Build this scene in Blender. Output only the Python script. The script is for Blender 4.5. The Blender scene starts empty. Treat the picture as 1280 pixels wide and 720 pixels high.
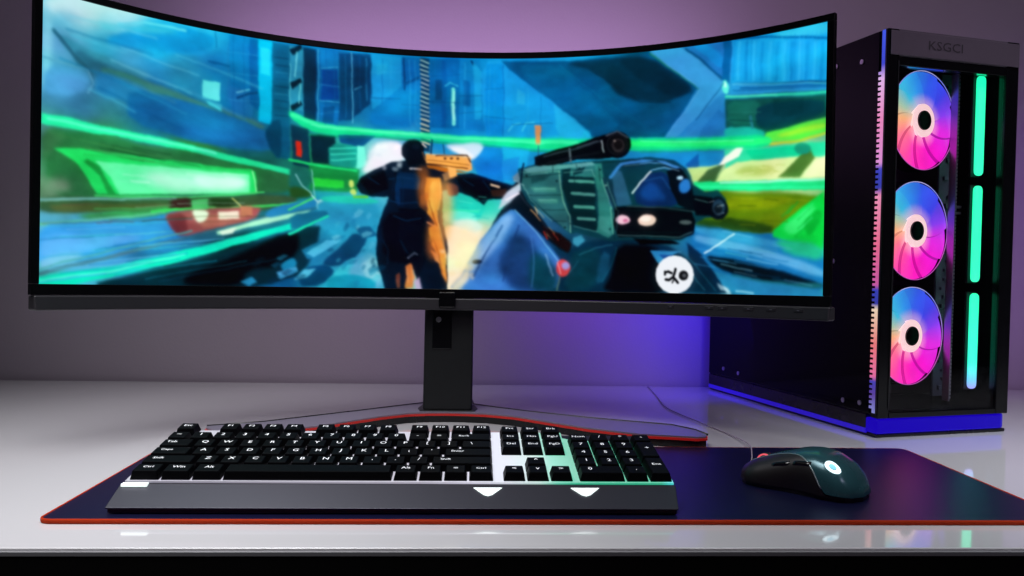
PAINT = """
B|5FB6D0|1.8 14.7
B|B5DDE2|46.1 4.6
B|9CDDE8|79.7 6.3
B|5A9CC4|14.3 57.2
B|4A8FBC|26.8 88.1
B|3A9CC0|67.5 44.6
B|1496CF|123.5 23.2
B|2AA6D6|168.4 9.2
B|2A84A6|146.3 51.1
B|356F8C|39.3 111.3
B|17699A|124.5 96.5
B|0F6F9E|207.1 103.6
B|1679AE|196.7 37.5
B|1180B4|224.7 13.4
B|14587E|259 47.8
B|0E6CA8|313.1 31
B|1585BE|373.9 25
B|1078B4|436.4 52.1
B|0C79BC|477.8 18.7
B|1080BE|520.3 38.7
B|0F8ED2|573.4 49
B|1A9AD8|615.3 28.7
B|22B4DC|648 92.4
B|0E8BD0|563.5 91.1
B|0E7DC0|479 92.4
B|0A67A0|333.8 69.8
B|0C74AE|395.4 85.8
B|085A82|689.2 52.8
B|06455F|750.9 26.8
B|2A78B8|831.3 16.5
B|1C93D4|890 25.6
B|1C9FDC|946.5 26.7
B|2A86C8|832.7 94.2
B|2580C4|782.5 89.7
B|155C6C|891.1 91.2
B|1B7A7A|947.5 80.7
B|4C7C78|7.7 159
B|2E7040|56.4 147.4
B|2E7838|170.4 146.4
B|1A4E50|246.3 168.2
B|5A7A60|8.4 209
B|58A8C4|8.9 242.4
B|3E9ADA|57.9 256.5
B|2F8CD4|126.6 243.7
B|58B0DC|41.7 283.2
B|40B8B0|9.6 296.7
B|12303C|127.4 299
B|03141C|219.1 277.9
B|0F5C8C|267.5 286.6
B|1E6E92|306.5 255.3
B|2496BC|315.7 204
B|30A4CC|366.5 212
B|3A9AC0|357.3 274.4
B|2CA4C4|337.3 300.5
B|1C7C70|285.5 175.3
B|1F8A50|315 153.1
B|38B8A0|355.2 140.2
B|D2E4EC|396.2 137.9
B|2AB4A8|480.8 208.5
B|2EC8B0|522.7 186.5
B|E8D8B0|523.5 239.4
B|E8D4AE|492.5 282.2
B|1878C0|543.1 144
B|0A3048|629.8 269.7
B|03101C|713.8 279.2
B|1E4A86|587.4 259.6
B|5A7008|834.5 200.9
B|5E6A0A|893.3 212.8
B|20A040|931.6 232.7
B|30B8B0|950.8 269.3
B|2E88B8|884.5 259.5
B|1C5878|836 288.1
B|2C90B4|913.7 287.4
B|C8E090|863.3 159.3
B|D4E8A0|930.3 164.5
B|1A6EA4|815.3 239.3
B|2A86C4|793.1 120.3
P|B4E2E6|6|0|0.8 2.5 79.3 -20.3 132 -6.4 79.7 2.7 29.8 12.6 2.8 28.5
P|7FC8DC|4|0|1 17.4 9 16.8 11.1 58 6.8 92.4 0.7 110.3
P|1C93CC|3|0|59 37.8 105.7 10.7 179.6 11.8 187.1 18 179.8 30.8 146 35.2 88.8 41.6
P|1489C4|2|0|79.9 20.4 145.6 3.6 185 5 185.2 18.3 159.6 30.7 114.8 36
P|3FB9D0|4|0|53 23.6 97 11 148.3 6.7 132.3 13.9 80 24
L|60CDE0|1.2|2.5|79.8 15.1 105.6 7.1 132.1 5.6 152 6.9
P|3B8AA2|3|0|15.7 40.1 46.7 51.1 80.4 57.7 115.2 63.3 106.6 72.2 55.3 68.3 25.6 59.5
P|2F6F86|2.5|0|34.4 52.3 63.6 63 115.3 72.4 178.8 86.3 245.3 101 245.5 114.9 169.8 102.8 98.1 90.1 55.5 82.2 32.2 66.5
P|3A7C70|2|0|60.3 67.2 89.2 68.4 124.2 76.3 178.8 88.2 245.3 105 245.4 111.9 179 99.6 124.4 89.2 80.8 80.7 62 73.9
L|2D6478|1.5|4|12.4 39.2 34.6 62.6 48.7 73.2 53.9 89.5
L|5B9CBC|1.5|2|1.8 70.3 30.6 72 47 73.5 53.9 87.8 49 97.4
P|4B92C0|3|0|3.5 79.8 45.4 75.6 49 93.9 31.1 104.3 2.3 108.3
P|2B7FAE|3|0|55.3 70 115.5 81.5 106.9 97.6 55.7 101.3
P|1A6D9E|2|0|89.4 82.7 160.4 89 216.5 100.5 255.2 115.8 260.4 137.2 179.5 137.7 89.9 122
P|1C74A6|1.5|0|200.8 -5.7 236 -2.3 237.5 99.9 202.2 94.5
L|0F6A9A|0.8|1.5|186.8 0.8 187.1 19.9
L|0D618E|1|3|179.9 38.4 204.3 40.1
P|5FE0DC|0.8|0|172.9 61.5 193.3 61.1 192.7 84.3 172.3 82.5
P|48C8D0|1|0|176.9 84.7 195.6 87.7 195.7 95.4 180.7 89.8
P|0F75AC|1|0|202.8 1.6 236.1 1.7 237.1 68.5 203.7 63.4
P|0B5E94|1|0|226.5 1.3 238 1.3 239.3 89.9 227.7 81.5
L|0A4A70|0.8|3|214.2 75.5 225.6 70 237 66.5
L|6CC8D8|0.8|1.4|212.3 69.9 227.4 63.9
P|08B4E4|1|0|237 1.5 254.4 1.7 256 104.8 239.5 101.7
P|23D4EE|0.8|0|240.1 10.9 251.7 11 252.2 44.7 240.5 42.4
P|0E5F80|1|0|254.5 2.7 276 3.5 278.1 145.7 260.5 143.2 255.1 107.9
P|0A4A68|1.5|0|257.8 97.7 245.5 113.9 255.5 137.7 267.3 146.6 266.6 96.7
P|2C88A8|0.8|0|275 3.6 293.8 5 294 83.8 277.2 81.6
P|06222E|0.8|0|275.1 8.6 288.8 -0.3 290.8 5.4 279.1 15.1
P|06222E|0.8|0|275.7 50.6 289.4 41.9 291.5 47.7 279.7 57.2
P|06222E|0.8|0|276.1 78.7 289.8 70.1 291.9 75.9 280.2 85.2
L|79D8E0|0.7|1.4|284 10.4 282.5 40.8
L|79D8E0|0.7|1.2|289.5 50 287.9 74.4
L|58B8CC|0.6|1.2|276.3 25.5 277.2 85.6
P|08324C|1|0|291.8 3.3 308.7 3.1 310.2 102.5 294.1 93.9
P|0B5C92|1|0|308.7 3.1 312.7 2.6 314.2 102.2 310.2 102.5
L|4AA8D0|0.6|1.2|310.7 2.9 312.2 100.3
P|1178B4|1|0|313.7 2.5 335.8 1.9 336.1 22.4 314.1 26.9
L|46A6D4|0.6|1|314.1 26.9 335.1 22.5
L|46A6D4|0.6|1.2|314.7 67.5 337.8 67.4
P|0A4C94|1|0|315.1 28.8 335.2 25.6 335.8 63.5 315.7 67.4
P|0F6CA8|1|0|314.7 71.6 337.9 69.4 338.3 100.2 315.2 100.1
P|0B4A74|1|0|336.9 3.9 377.6 1.9 378.4 55.8 354.4 88.6 338.2 92
L|5CB4D8|0.6|1.3|353.1 2.1 355.5 92.7
P|094066|1|0|356.2 6 377.7 6 378.6 66.1 358.4 83.2
L|4AA0C8|0.8|1.5|357.9 49.1 366 44.3
P|1A92CC|1|0|377.6 1.9 416.9 1.9 417.5 42.6 380.8 74.3
P|0E77B4|1.5|0|378.8 76.5 420.5 36.2 438 22.6 439.1 93.9 379.1 95.2
P|0C68A4|1|0|416.9 2.9 442.9 2.4 443.3 28.6 417.5 44.7
L|073F66|0.8|2|420 4.8 420.7 44.5
L|08507C|1|3|420.6 38.3 438.1 28.9
P|0A3A58|0.8|0|440.8 2.5 453.4 2.9 455.3 124.8 443.8 123.2
L|9CB8B8|0.6|2|441.9 5.6 452.4 8.8
L|9CB8B8|0.6|2|442 11.4 452.5 14.7
L|9CB8B8|0.6|2|442.1 17.3 452.6 20.6
L|9CB8B8|0.6|2|442.2 23.2 452.7 26.4
L|9CB8B8|0.6|2|442.3 29.1 452.8 32.3
L|9CB8B8|0.6|2|442.4 34.9 452.9 38.2
L|9CB8B8|0.6|2|442.5 40.8 453 44.1
L|9CB8B8|0.6|2|442.6 46.7 453.1 50
L|9CB8B8|0.6|2|442.7 52.6 453.2 55.9
L|9CB8B8|0.6|2|442.8 58.5 453.3 61.8
L|9CB8B8|0.6|2|442.9 64.3 453.4 67.7
L|9CB8B8|0.6|2|442.9 70.2 453.5 73.5
L|9CB8B8|0.6|2|443 76.1 453.6 79.4
L|C8D0B0|0.6|2|443.1 82 453.7 85.3
L|C8D0B0|0.6|2|443.2 87.9 453.7 91.2
L|C8D0B0|0.6|2|443.3 93.7 453.8 97.1
L|C8D0B0|0.6|2|443.4 99.6 453.9 103
L|C8D0B0|0.6|2|443.5 105.5 454 108.9
L|C8D0B0|0.6|2|443.6 111.4 454.1 114.8
P|0B659E|1|0|453.4 2.9 493.3 2.3 494.8 92 454.8 93.3
P|0A5A94|1|0|469.2 4.2 475.5 4 476.9 92.5 470.6 92.7
P|0F78B4|1|0|493.3 2.3 519.7 1.7 525.5 36.5 526.5 96.7 494.8 92
L|082F4A|0.8|2|509.2 4 520 22.8 525.6 38.6
P|1C93CC|1|0|511.3 5 522.1 19.6 523.1 80.9 514.6 81
L|6FD8D0|1|5|484.5 41.6 487.3 86.9
L|9CEFE0|0.8|2|485.6 44.8 487.2 81.6
L|3AA8D0|1|1.5|473.9 37.8 480.1 33.3 490.7 37.2
P|1A90D4|1.5|0|519.7 2.8 572.6 2.7 647.5 61.2 667 98.2 563.7 107 527.6 99.8
P|0E84CC|1|0|527.2 6.9 549.4 6.8 551 103.8 528.7 101.9
L|0C6CB0|1|1.5|550.5 8.9 552 101.7
P|25A4DC|1.5|0|617.8 49.8 643.4 69.3 663.7 92.9 653.4 105.1 621.8 104.3
L|40B8E0|1|2|559.3 95.4 565.5 86.9 573.9 84.8
L|40B8E0|1|2|576.2 95.4 582.4 84.9 593 83.9
P|07547E|1.2|0|547.2 3.6 625.5 5 735 3.1 742.2 -0.3 804 52.2 762.5 110.2 669.2 105.6 667 99.3 615.8 56 573 25.8
P|0A6490|3|0|562.1 8.9 625.5 8.2 668.3 51.7 710.7 95 671.2 97.3 615.7 53.9
P|0B5F8C|4|0|699.1 22.5 730.8 55.5 746.4 66.8 710.7 89.9 668.3 51.7
P|05344A|2.5|0|625.5 6.1 736.1 3.2 804.1 54.2 769.9 66.7 710.2 60.2 673 20.9
P|062C3E|3|0|698.9 6.1 736.1 5.2 800 51.8 771.8 60.9 730.4 35.1
P|0E5C88|2|0|731.1 75.8 782 61.8 800.1 57.7 764.5 108.3 721.2 101.7 700.3 94.5
L|1B6A5C|1|2.5|742.3 3.8 806.1 54.4
P|3C93CC|1.2|0|740.1 -0.5 780.9 -1.9 836.8 48.2 837.1 61.8 777.8 111.2 764.5 110.3 806.1 54.4
P|2F84C0|1.5|0|837 57.9 837.3 75.4 801.1 113 780.8 111.5
P|2272B0|1|0|780.9 -1.9 836 -2.1 836.8 46.3
P|1B86C8|1.5|0|793 -2.4 811.1 -1.9 835.3 17.1 835.6 36.5
P|2778B4|1.5|0|801 111 838.3 73.5 839.6 149 807.7 146.9
L|0C4C70|1|3|789.1 3.1 811.6 23.6 834.8 45.1
P|0B5C8C|1|0|834.9 -4.2 845.8 -3.5 843.8 51.1 834.8 46.1
P|1D9AD8|1|0|845.8 -3.5 962.5 -1.1 961.9 65.3 845.8 51.3
P|36B4DC|2|0|908.6 -0.8 962.5 -0.2 961.9 15.6 889.6 5
L|0A5E94|0.8|3|848.8 -1.1 889.6 3.1 961.1 19
L|2AA6E0|1.2|4|854.8 4.7 853.6 48.5
L|1589C8|1.2|4|864.1 6.2 862.9 49.8
L|2AA6E0|1.2|4|873.3 7.7 872.1 51.1
L|1589C8|1.2|4|882.5 9.3 881.3 52.4
L|2AA6E0|1.2|4|891.7 10.9 890.5 53.7
L|1589C8|1.2|4|900.8 12.6 899.6 55.1
L|2AA6E0|1.2|4|909.8 14.2 908.7 56.5
L|1589C8|1.2|4|918.8 15.9 917.7 57.9
L|2AA6E0|1.2|4|927.7 17.6 926.6 59.3
L|1589C8|1.2|4|936.6 19.4 935.5 60.8
L|2AA6E0|1.2|4|945.5 21.1 944.4 62.3
L|1589C8|1.2|4|954.3 22.9 953.1 63.8
L|0A4C74|0.7|2.5|853.7 56.2 961 66
P|2A8CC8|0.8|0|845.8 53.2 961 68.7 961.2 75.8 844 64.6
L|0B568A|0.7|1.4|856.7 58.5 961.1 70.4
L|34D0A8|0.9|3|839.1 66.9 960.3 78.3
P|5FE8D0|0.8|0|842.9 55.8 842.7 58.4 842.2 60.8 841.4 62.6 840.3 63.7 839.1 64 837.9 63.4 836.7 62 835.8 60 835.2 57.5 835 54.8 835.1 52.1 835.6 49.7 836.5 47.9 837.6 46.8 838.8 46.6 840 47.1 841.1 48.5 842 50.6 842.6 53
P|C0FFF0|0.6|0|840.5 52.6 840.4 53.7 840.2 54.8 839.9 55.6 839.4 56.1 838.9 56.2 838.5 56 838 55.4 837.6 54.5 837.4 53.4 837.3 52.2 837.4 51 837.6 49.9 837.9 49.1 838.3 48.6 838.8 48.5 839.3 48.7 839.8 49.3 840.1 50.2 840.4 51.4
P|13504C|1.2|0|838.2 69.7 959.4 81.7 959.9 105.8 889.7 117.2 838.8 104.5
P|1A6A5C|2|0|840.2 71.8 881.2 74.9 879.8 104.9 840.7 100.8
P|0D3E4C|1.5|0|877.5 80.1 956.7 84 957.1 103.6 891.5 113.7 876 104.5
P|22B4A8|1.5|0|837.8 104.4 867.2 105.4 889.6 114.4 884 120.4 838 116
L|2A7C8C|1|3|870 94.3 872.1 107.8
P|5CE84C|1.2|0|889.7 115.3 959.9 105.8 960.1 121.8 929.7 128.9 884.1 126
P|9CF040|2|0|899.3 118.2 959 111 959.2 118.1 910.8 123.2
L|B8C83C|1.4|3|882.2 128.7 929.7 129.9 959.3 123.5
P|18D88A|1.5|0|276.2 83.7 299.1 93.4 334.3 98.5 437.1 99.3 542.5 103.9 669.2 106.6 833 114.6 891.6 117.4 891.9 134.3 813.4 128.6 711.2 124.7 616.8 121 521.5 113.6 416.4 106.6 314.3 110.3 294.3 104 276.3 91.7
L|3CF0A0|1.5|5|280.2 89.3 314.2 100.2 437.2 102.4 563.7 108 648.3 111.2
L|2CF47C|2|7|711.1 115.5 783 119.6 852.9 123.1 891.7 124.9
L|10A070|1|2|294.4 112.1 395.7 107.7 521.5 114.7 616.9 123.1
P|1E86C4|1.5|0|674.7 123.3 838.3 131.5 838.6 148.9 783.5 151.4 711.4 136
P|15589C|1|0|789.5 145.8 805.4 133 807.7 150.8 793.6 150
P|2E6E44|3|0|1.2 141.7 56.3 141.3 161.3 147.4 246 153.4 287.3 167.2 287.6 185.3 187.8 195.6 94.6 206.5 8.5 217.3
P|3E7C50|3|0|1.2 143.4 31.6 145.2 7.8 167.3 2 201.4
P|6E8C74|5|0|4.3 194.4 25.8 193.6 34.1 204.7 5.3 212.6
P|2CE8A0|1|0|1 127.7 31.4 128.1 125.1 135.1 217.2 147.2 279.3 157.7 315.1 163.3 311.2 169.6 255.8 160.5 161.3 147.4 81.6 140.2 1.1 139.2
L|5CF8C0|1|3|7.4 132.3 56.2 134.4 125.1 138.8 189 146.2
P|28D868|1|0|12.6 163.3 40 159.3 90.5 159.6 170.6 160.6 235.6 163.2 238.9 190.5 134.9 198.7 58.9 205.7 50.3 191.7 36.9 174.3 23.8 167.6
P|1E8C44|1|0|46.7 168.8 60.9 175.7 79.1 203.7 70.6 204.5 61.9 186.1 43.5 172.6
P|6CF8A8|1.2|0|55 170.3 125.6 168.2 228.9 167.7 229.3 189.3 82.5 203.4 73.7 186.5 61.8 175.6
P|A8F8D0|6|0|99.3 176.6 217.5 170.6 223.5 185.8 125.9 194
P|C8FCE4|4|0|161.7 173.8 225.2 170.9 225.4 183.7 171 188.1
L|28C860|0.7|2.5|44.2 164.8 125.5 163.6 231.7 162.5
L|A8FFB0|0.6|1.5|232.7 163.4 237.9 188.6
P|3A5C3C|2|0|0.6 213.9 74 207.3 153 200.9 256.3 189.3 290.6 191.2 276.1 208.1 153.2 215.9 57.5 226.8 0.8 231.3
L|70A8A8|1.2|3|-0.9 217.4 57.3 211.1 144 203.5
L|48D070|0.8|2|57.2 207.6 162.1 200.2 246.6 188
P|4F5C34|2|0|8.6 220.7 135.1 209.8 139.6 216.9 65.8 225.2 16.7 229.2
P|3C8C50|2.5|0|32.8 230.4 135.1 213.5 137 222.7 57.6 235.5
L|60B888|1.4|3|-0.6 243.1 74.4 231.7 130.8 220.3
P|3A1E20|2.5|0|136.8 206 160.2 200.3 162.3 215.3 139.7 218.8
L|40D060|1|3|117.5 220.4 180.6 212.1 266.2 202.7 300.7 196.7
P|A05858|2|0|130.8 223.1 162.3 215.3 246.8 203.8 235.5 222.3 190.3 236.4 149.1 248.1 137.2 235.7
P|7A3C40|2|0|130.8 223.1 153.2 219.7 159 241.9 146.4 246.3
P|B46C60|2|0|167 224.4 218.2 213.5 227.8 220.8 176.4 239.1
P|E8F4D8|1.5|0|160.4 215.4 182.5 215.8 179 227.5 168 231
P|50C070|1|0|162.1 204 180.5 200.7 180.7 214 162.3 215.3
P|F0ECD0|1.2|0|191.8 216.1 216.3 212.6 216.4 222.4 193.8 224.7
P|244020|1.5|0|182.3 198.6 217.9 197.9 210.5 208.1 186.2 211.7
L|C8D880|0.8|1.5|208.5 197.6 218.1 205.7
P|B88060|1.2|0|218.1 205.7 233.4 206.7 233.5 216.5 218.3 219.4
P|3C98DC|2|0|-0.6 243.1 57.6 235.5 130 226.9 137.3 237.5 146.4 248.2 66.5 271.8 0.1 291.1
P|5CA8E8|4|0|1.2 256.2 57.8 249.5 117.9 249.7 58 266.9 1.5 281.1
P|78C0E0|3|0|1.5 277.8 49.8 269 33.5 283.4 0.1 291.1
L|2E88B8|0.8|1.5|58 266.9 126.7 251.1
L|4C7C88|1.6|4|0.1 294.4 66.5 275.4 171.9 245 276.1 210.1
L|58A8A8|1|2|0 289.5 74.9 266.2 162.6 239.8
P|2A7088|2|0|146.4 250.1 199.6 235.9 285.9 207.6 315.7 199.9 315.8 206 172 254.5
P|A8F0C8|1.2|0|190.3 240.3 214.6 231.3 247 219.7 305.8 206.5 295.9 213.1 228 232.5 192.3 244
P|E0F8E0|1|0|194 239.1 214.7 233.2 209.1 241.3 196 243.8
P|2884BC|1.5|0|247 215.7 261.4 204.9 315.5 189.7 317.7 199.8 256.7 219.2
P|14E0B8|1|0|-1.4 297.8 83.6 281.9 172.1 258.3 247.3 235.5 317.9 212 318 219.2 237.8 247.8 145 278.2 75.3 296.3 33.8 305.7 -1.3 306.1
L|50F8D0|1.2|3|1.8 301 66.8 291.2 153.9 268.5
P|0A2C38|2|0|42 307.3 127.2 286.1 247.5 249.4 316 222.3 316.4 244.8 297 286 248.3 304.9 140.9 306.3
P|02090E|3|0|154.3 293.9 209.5 270.4 257.1 245 290.3 233.6 288.7 261.9 267.4 278.6 228.8 285.5 219.5 305.3 154.4 304.2
P|0C3A50|1.2|0|278.4 101.5 300.3 105.5 303 155.9 281.2 151.5
P|D83020|0.8|0|284.6 121 291.6 121.4 291.9 141.6 284.9 140.1
P|0A2838|1|0|302.4 111.4 334.5 110.8 335 147.6 304.9 147.7
P|1C8C84|1.5|0|326.5 121.6 361 117.1 363.5 152.1 325 152.4
L|3CC8B0|0.9|2|328.7 127.6 359 124.5
L|3CC8B0|0.9|2|328.8 134.7 359.1 131.7
L|3CC8B0|0.9|2|328.9 141.9 359.3 138.9
P|0F4C80|1|0|338.5 108.4 385.4 107.2 370.2 120.6 363.1 123.2 340.6 118.5
P|78F0D8|1.2|0|361 121.2 371.3 122.6 373.7 145.3 361.5 154.3
P|1B8448|1.4|0|300.9 148 365.6 152 364 181 303.4 182.3
P|30D048|1.2|0|307.2 165.8 345.4 167.6 345.6 175.8 307.4 178
L|24D878|1|3|277.1 145.8 306.9 149.6 361.5 154.3
P|1F6E64|2|0|277.2 151.8 303 153.9 307.3 176 277.7 185.9
P|2A5828|2|0|277.6 177.9 305.4 182.2 307.5 190.2 277.9 193.9
L|4CE070|1|2.5|278.1 208 309.5 190.1
L|78B8B8|0.8|2|285.3 163.3 293.4 176.8 305.5 186.2
L|8CC8CC|0.6|1.2|305 155.8 309.5 188
P|A8DCE0|0.8|0|321.7 199.6 321.5 201.8 320.8 203.9 319.7 205.5 318.3 206.6 316.8 207 315.2 206.7 313.8 205.8 312.7 204.3 312 202.3 311.7 200.1 311.9 197.9 312.6 195.9 313.7 194.3 315 193.2 316.6 192.7 318.1 193 319.5 193.9 320.7 195.5 321.4 197.4
L|A8DCE0|0.7|2|305.5 188.3 313.6 195.9
P|2C98BC|2|0|311.5 190 386.7 190.4 393.2 211 379.3 242.7 356.7 239.3 316.2 234.6
P|28C0A8|1.5|0|311.5 190 355.9 185.6 390.8 190.2 390.9 194.4 325.7 197.4
P|1A6C8C|1.5|0|278.2 214 323.8 205.6 327.9 213.6 280.5 236
L|20D8A8|1|3|278.5 238.1 325.9 213.7
P|1C6C90|1.2|0|292.6 257.8 316.4 246.8 340.5 239.8 348.5 237.5 336.6 250.2 312.7 267.3 300.8 269.7
P|4CA8CC|1|0|298.7 261.6 326.4 244.4 344.6 243.8 324.6 256.7 308.7 267.4
P|0E4468|1.5|0|316.8 275.3 346.7 247.8 358.7 233 377.2 238.6 365.3 263.8 337 279
P|16587C|1.2|0|360.6 226.7 379 224 389.5 236.1 369 240.9
P|3CBCD0|1.5|0|325.2 295.6 357.1 264 367.5 274.1 353.5 297.2 329.4 305.8
P|0C4870|1.5|0|296.9 279.9 326.9 275.1 337.1 285.1 317.3 303.9 289.4 304.3
P|58B0D8|1.2|0|283.3 296.3 297 281.9 312.9 281.6 301.1 292
P|1C7CA4|1.5|0|267.3 276.6 282.9 266.1 289 276.1 273.4 286.5
P|2A8CB8|1.2|0|219.4 299.4 234.6 293.3 240.5 299.1 231 305.1
P|4CA0D0|1.2|0|262.6 286.7 287 278.1 289.1 284.1 267.6 294.6
P|5CA8C8|3|0|355.2 274.4 385.6 255 394.3 284 398.8 304.8 353.7 305.4
P|88C0D4|2.5|0|367.5 274.1 387.8 261.2 396.6 296.5 378 294.7
P|1A94B0|1.5|0|327.1 291.5 357.4 286.8 388.3 294.5 388.5 307 325.4 307.9
P|E8ECF4|3|0|385.6 117.6 404.1 112.4 416.5 113.9 425.1 128.1 417 142.1 396.3 144.1 375.9 157.6 367.7 153.9 377.6 134.7
P|C4DCF0|2.5|0|475.1 113.6 521.4 110.5 527.9 118.8 517.5 129.6 509.1 133.9 479.4 119.8
P|E8F0F4|1.5|0|479.4 117.7 500.4 117.2 515.4 129.6 505.9 131.9
P|1478C4|1.2|0|527.9 116.7 563.9 118.6 564.6 162.8 522.2 159.1 511.3 136
P|1FA0D8|1.2|0|551.2 116.5 587.2 120.7 580.5 164.9 554 162.9
P|1E88D0|1|0|551.4 133.4 574.7 129.1 571 162.8 554 160.8
P|28C0B0|2|0|467.7 177.1 511.9 171.9 531.2 192.7 523.1 214 472.4 208.7
P|60E0C8|1.6|0|472.3 200.2 512.3 201.5 523.1 214 481 221.1
L|38D8A8|1|2|468.1 200.3 520.8 201.4
P|F4E8C4|3|0|470.5 223.5 512.5 214.2 527.6 228.7 513.3 260.7 494.7 287.4 484.4 305.6 471.8 305.7 475.2 250.8
P|C8E8D8|3|0|480.9 216.9 512.5 210 529.6 222.4 512.8 231.1
P|051628|0.9|0|361.8 172.9 367.8 162.2 384 151 406.6 139.5 425.2 136.5 458.7 137.4 479.8 147.3 490.5 153.3 511.5 150.8 530.6 156.8 564.7 167.1 577.5 175.4 556.5 186.1 535.3 182.1 527 192.8 512 182.5 480.2 172.6 471.9 174.9 474.7 219.2 481.5 250.7 482.3 305.6 445.6 306.2 435.8 277.9 427.9 306.4 400.9 306.8 390 273.6 387.3 232 397.2 202.5 403.1 185.6 382.5 186.4 368.1 182.9
P|0A2C50|2|0|408.8 151.9 444.3 154.7 449 188.2 438.7 201.1 409.5 195.8
P|020A16|2|0|393.2 208.9 447.1 200.9 454 240.7 439.9 272.6 398.2 268.2
P|020A14|1|0|365.8 166.5 396.4 150.4 403 175.1 380.4 184.4
P|020A14|1|0|490.5 157.6 522.2 156.9 564.8 171.3 554.4 184 522.7 186.5 501.4 176.3
P|E89440|1.2|0|450.6 158.7 469.5 158.1 471.9 177 466 200.4 470.6 229.8 479.5 261.3 481.2 298.2 473.6 282.5 466.9 259.4 456.1 240.7 455.9 224.9 464.2 219.4 449.2 200.8 442.8 194.7 448.8 177.7
P|FCB458|1.5|0|454.9 164.9 467.5 162.4 467.9 187.7 459.8 206.9 453.2 190.2
P|B86048|1.2|0|442.6 182.1 453 177.6 453.4 200.7 442.8 196.8
P|D88850|1.2|0|458.4 253.3 469 259.4 475.5 274 464.9 267.9
P|C07840|1.2|0|425.3 275 433.6 270.6 438 289.4 436.2 304.2 425.8 304.4 427.6 288.6
L|B4C0D8|1|2.5|429.3 264.4 437.5 257.9 441.7 259.9
L|D89870|1|2|453.6 217.5 462.1 221.6
P|603830|1|0|413 287.8 419.2 283.5 419.5 304.5 415.4 304.5
P|B0A0C0|1.4|0|438.1 295.8 444.3 289.3 448.7 306.1 440.4 306.2
P|040E1A|0.8|0|448 123 447.3 127.6 445.3 131.8 442.1 135.1 438.1 137.4 433.6 138.3 429.1 137.7 425 135.8 421.7 132.7 419.6 128.7 418.8 124.2 419.4 119.7 421.4 115.5 424.6 112.1 428.6 109.8 433.1 108.9 437.6 109.4 441.7 111.3 445 114.5 447.2 118.5
P|040E1A|0.8|0|420.9 128.3 448 125.1 452.4 139.7 427.4 144.8
L|B8B0B8|0.9|2.6|429.6 147.9 444.2 148.4
L|E4D4C0|0.8|2|445.7 114.7 450 118.7
P|E8A050|0.8|0|450.1 127.1 509.1 129.7 511.5 146.6 505.2 148.8 479.8 145.2 450.3 139.7
P|A86020|0.8|0|450.4 141.9 479.8 145.2 505.2 150.9 479.9 151.5 452.5 146
L|3C2010|0.6|1.4|454.5 140.7 505.1 144.6
L|402818|0.7|2|463.8 128.8 504.8 127.7 509.2 136
P|4A3018|0.6|0|477.5 132.6 477.4 133.1 477.1 133.6 476.6 134 476.1 134.2 475.4 134.3 474.8 134.2 474.2 134 473.7 133.7 473.4 133.2 473.3 132.7 473.4 132.2 473.7 131.7 474.1 131.3 474.7 131 475.4 130.9 476 131 476.6 131.2 477.1 131.6 477.4 132
P|4A3018|0.6|0|485.9 132.3 485.8 132.9 485.5 133.3 485.1 133.7 484.5 134 483.8 134.1 483.2 134 482.6 133.8 482.1 133.4 481.8 133 481.7 132.4 481.8 131.9 482.1 131.4 482.5 131.1 483.1 130.8 483.8 130.7 484.4 130.8 485 131 485.5 131.4 485.8 131.8
P|4A3018|0.6|0|494.3 132.1 494.2 132.7 494 133.1 493.5 133.5 492.9 133.8 492.3 133.9 491.6 133.8 491 133.6 490.5 133.2 490.2 132.7 490.1 132.2 490.2 131.7 490.5 131.2 491 130.8 491.6 130.6 492.2 130.5 492.9 130.6 493.4 130.8 493.9 131.1 494.2 131.6
P|7C6048|1|0|471.5 153.8 486.1 147.1 488.4 157.6 475.9 162.1
P|F0A860|1|0|479.8 143.1 490.3 144.9 492.6 155.4 482.1 157.8
P|5C3C38|1.5|0|475.9 164.3 492.8 166 495.1 180.7 480.4 183.1
L|D8B898|1|3|537.1 166.3 547.8 169.3
P|2C1C18|1|0|535.2 173.7 558.4 171.3 556.5 181.9 537.4 182.1
P|D0E878|1|0|359.1 170.9 359 172.6 358.5 174 357.8 175.2 356.8 176 355.7 176.3 354.7 176.1 353.7 175.4 352.9 174.3 352.4 172.9 352.2 171.3 352.4 169.7 352.8 168.2 353.6 167.1 354.5 166.3 355.6 166 356.7 166.2 357.6 166.8 358.4 167.9 358.9 169.4
P|B8E070|1|0|361.9 181.1 361.8 182.4 361.2 183.6 360.3 184.6 359.2 185.2 357.9 185.5 356.7 185.3 355.5 184.8 354.6 183.9 354 182.8 353.8 181.5 354 180.3 354.5 179.1 355.4 178.1 356.5 177.5 357.8 177.2 359.1 177.4 360.2 177.9 361.1 178.8 361.7 179.9
L|60C040|1|3|358 187.5 376.4 186.7
L|0A2840|0.7|2|457.2 109 457.4 126.9
L|1A4058|0.7|1.4|473 113.7 474.3 128.4
P|D88850|0.9|0|593 88.1 601.5 88.2 600.8 112.4 594.5 112.3
L|285878|0.7|1.5|598.8 114.5 599 129.2
P|0A1620|1|0|564.7 167.1 577.2 156.5 586.2 185.9 618.6 227.9 642 238.3 644.4 257 629.5 250.9 565.2 198.7 544.4 223.2 533.9 228.6 554.5 192.5
P|B4C8D4|1.2|0|558.5 175.5 575.2 162.8 577.5 171.2 565 186.1 546.1 198.9 550.2 186.2
P|6C8898|1|0|564.5 156.5 575 148.1 575.2 162.8 566.7 162.8
L|E8F0F4|0.8|2|556.5 186.1 573.3 177.6
P|3C74B8|1.5|0|561 198.7 569.4 198.7 586.7 215.4 618.9 248.8 633 269.6 630.4 305.2 482.4 307.7 503.1 282 515.3 252.2 533.9 226.5
P|7CA4DC|4|0|536 226.5 561 200.9 569.6 209.2 544.8 249.6 513.6 281.8 507.3 281.9 519.5 252.1
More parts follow.
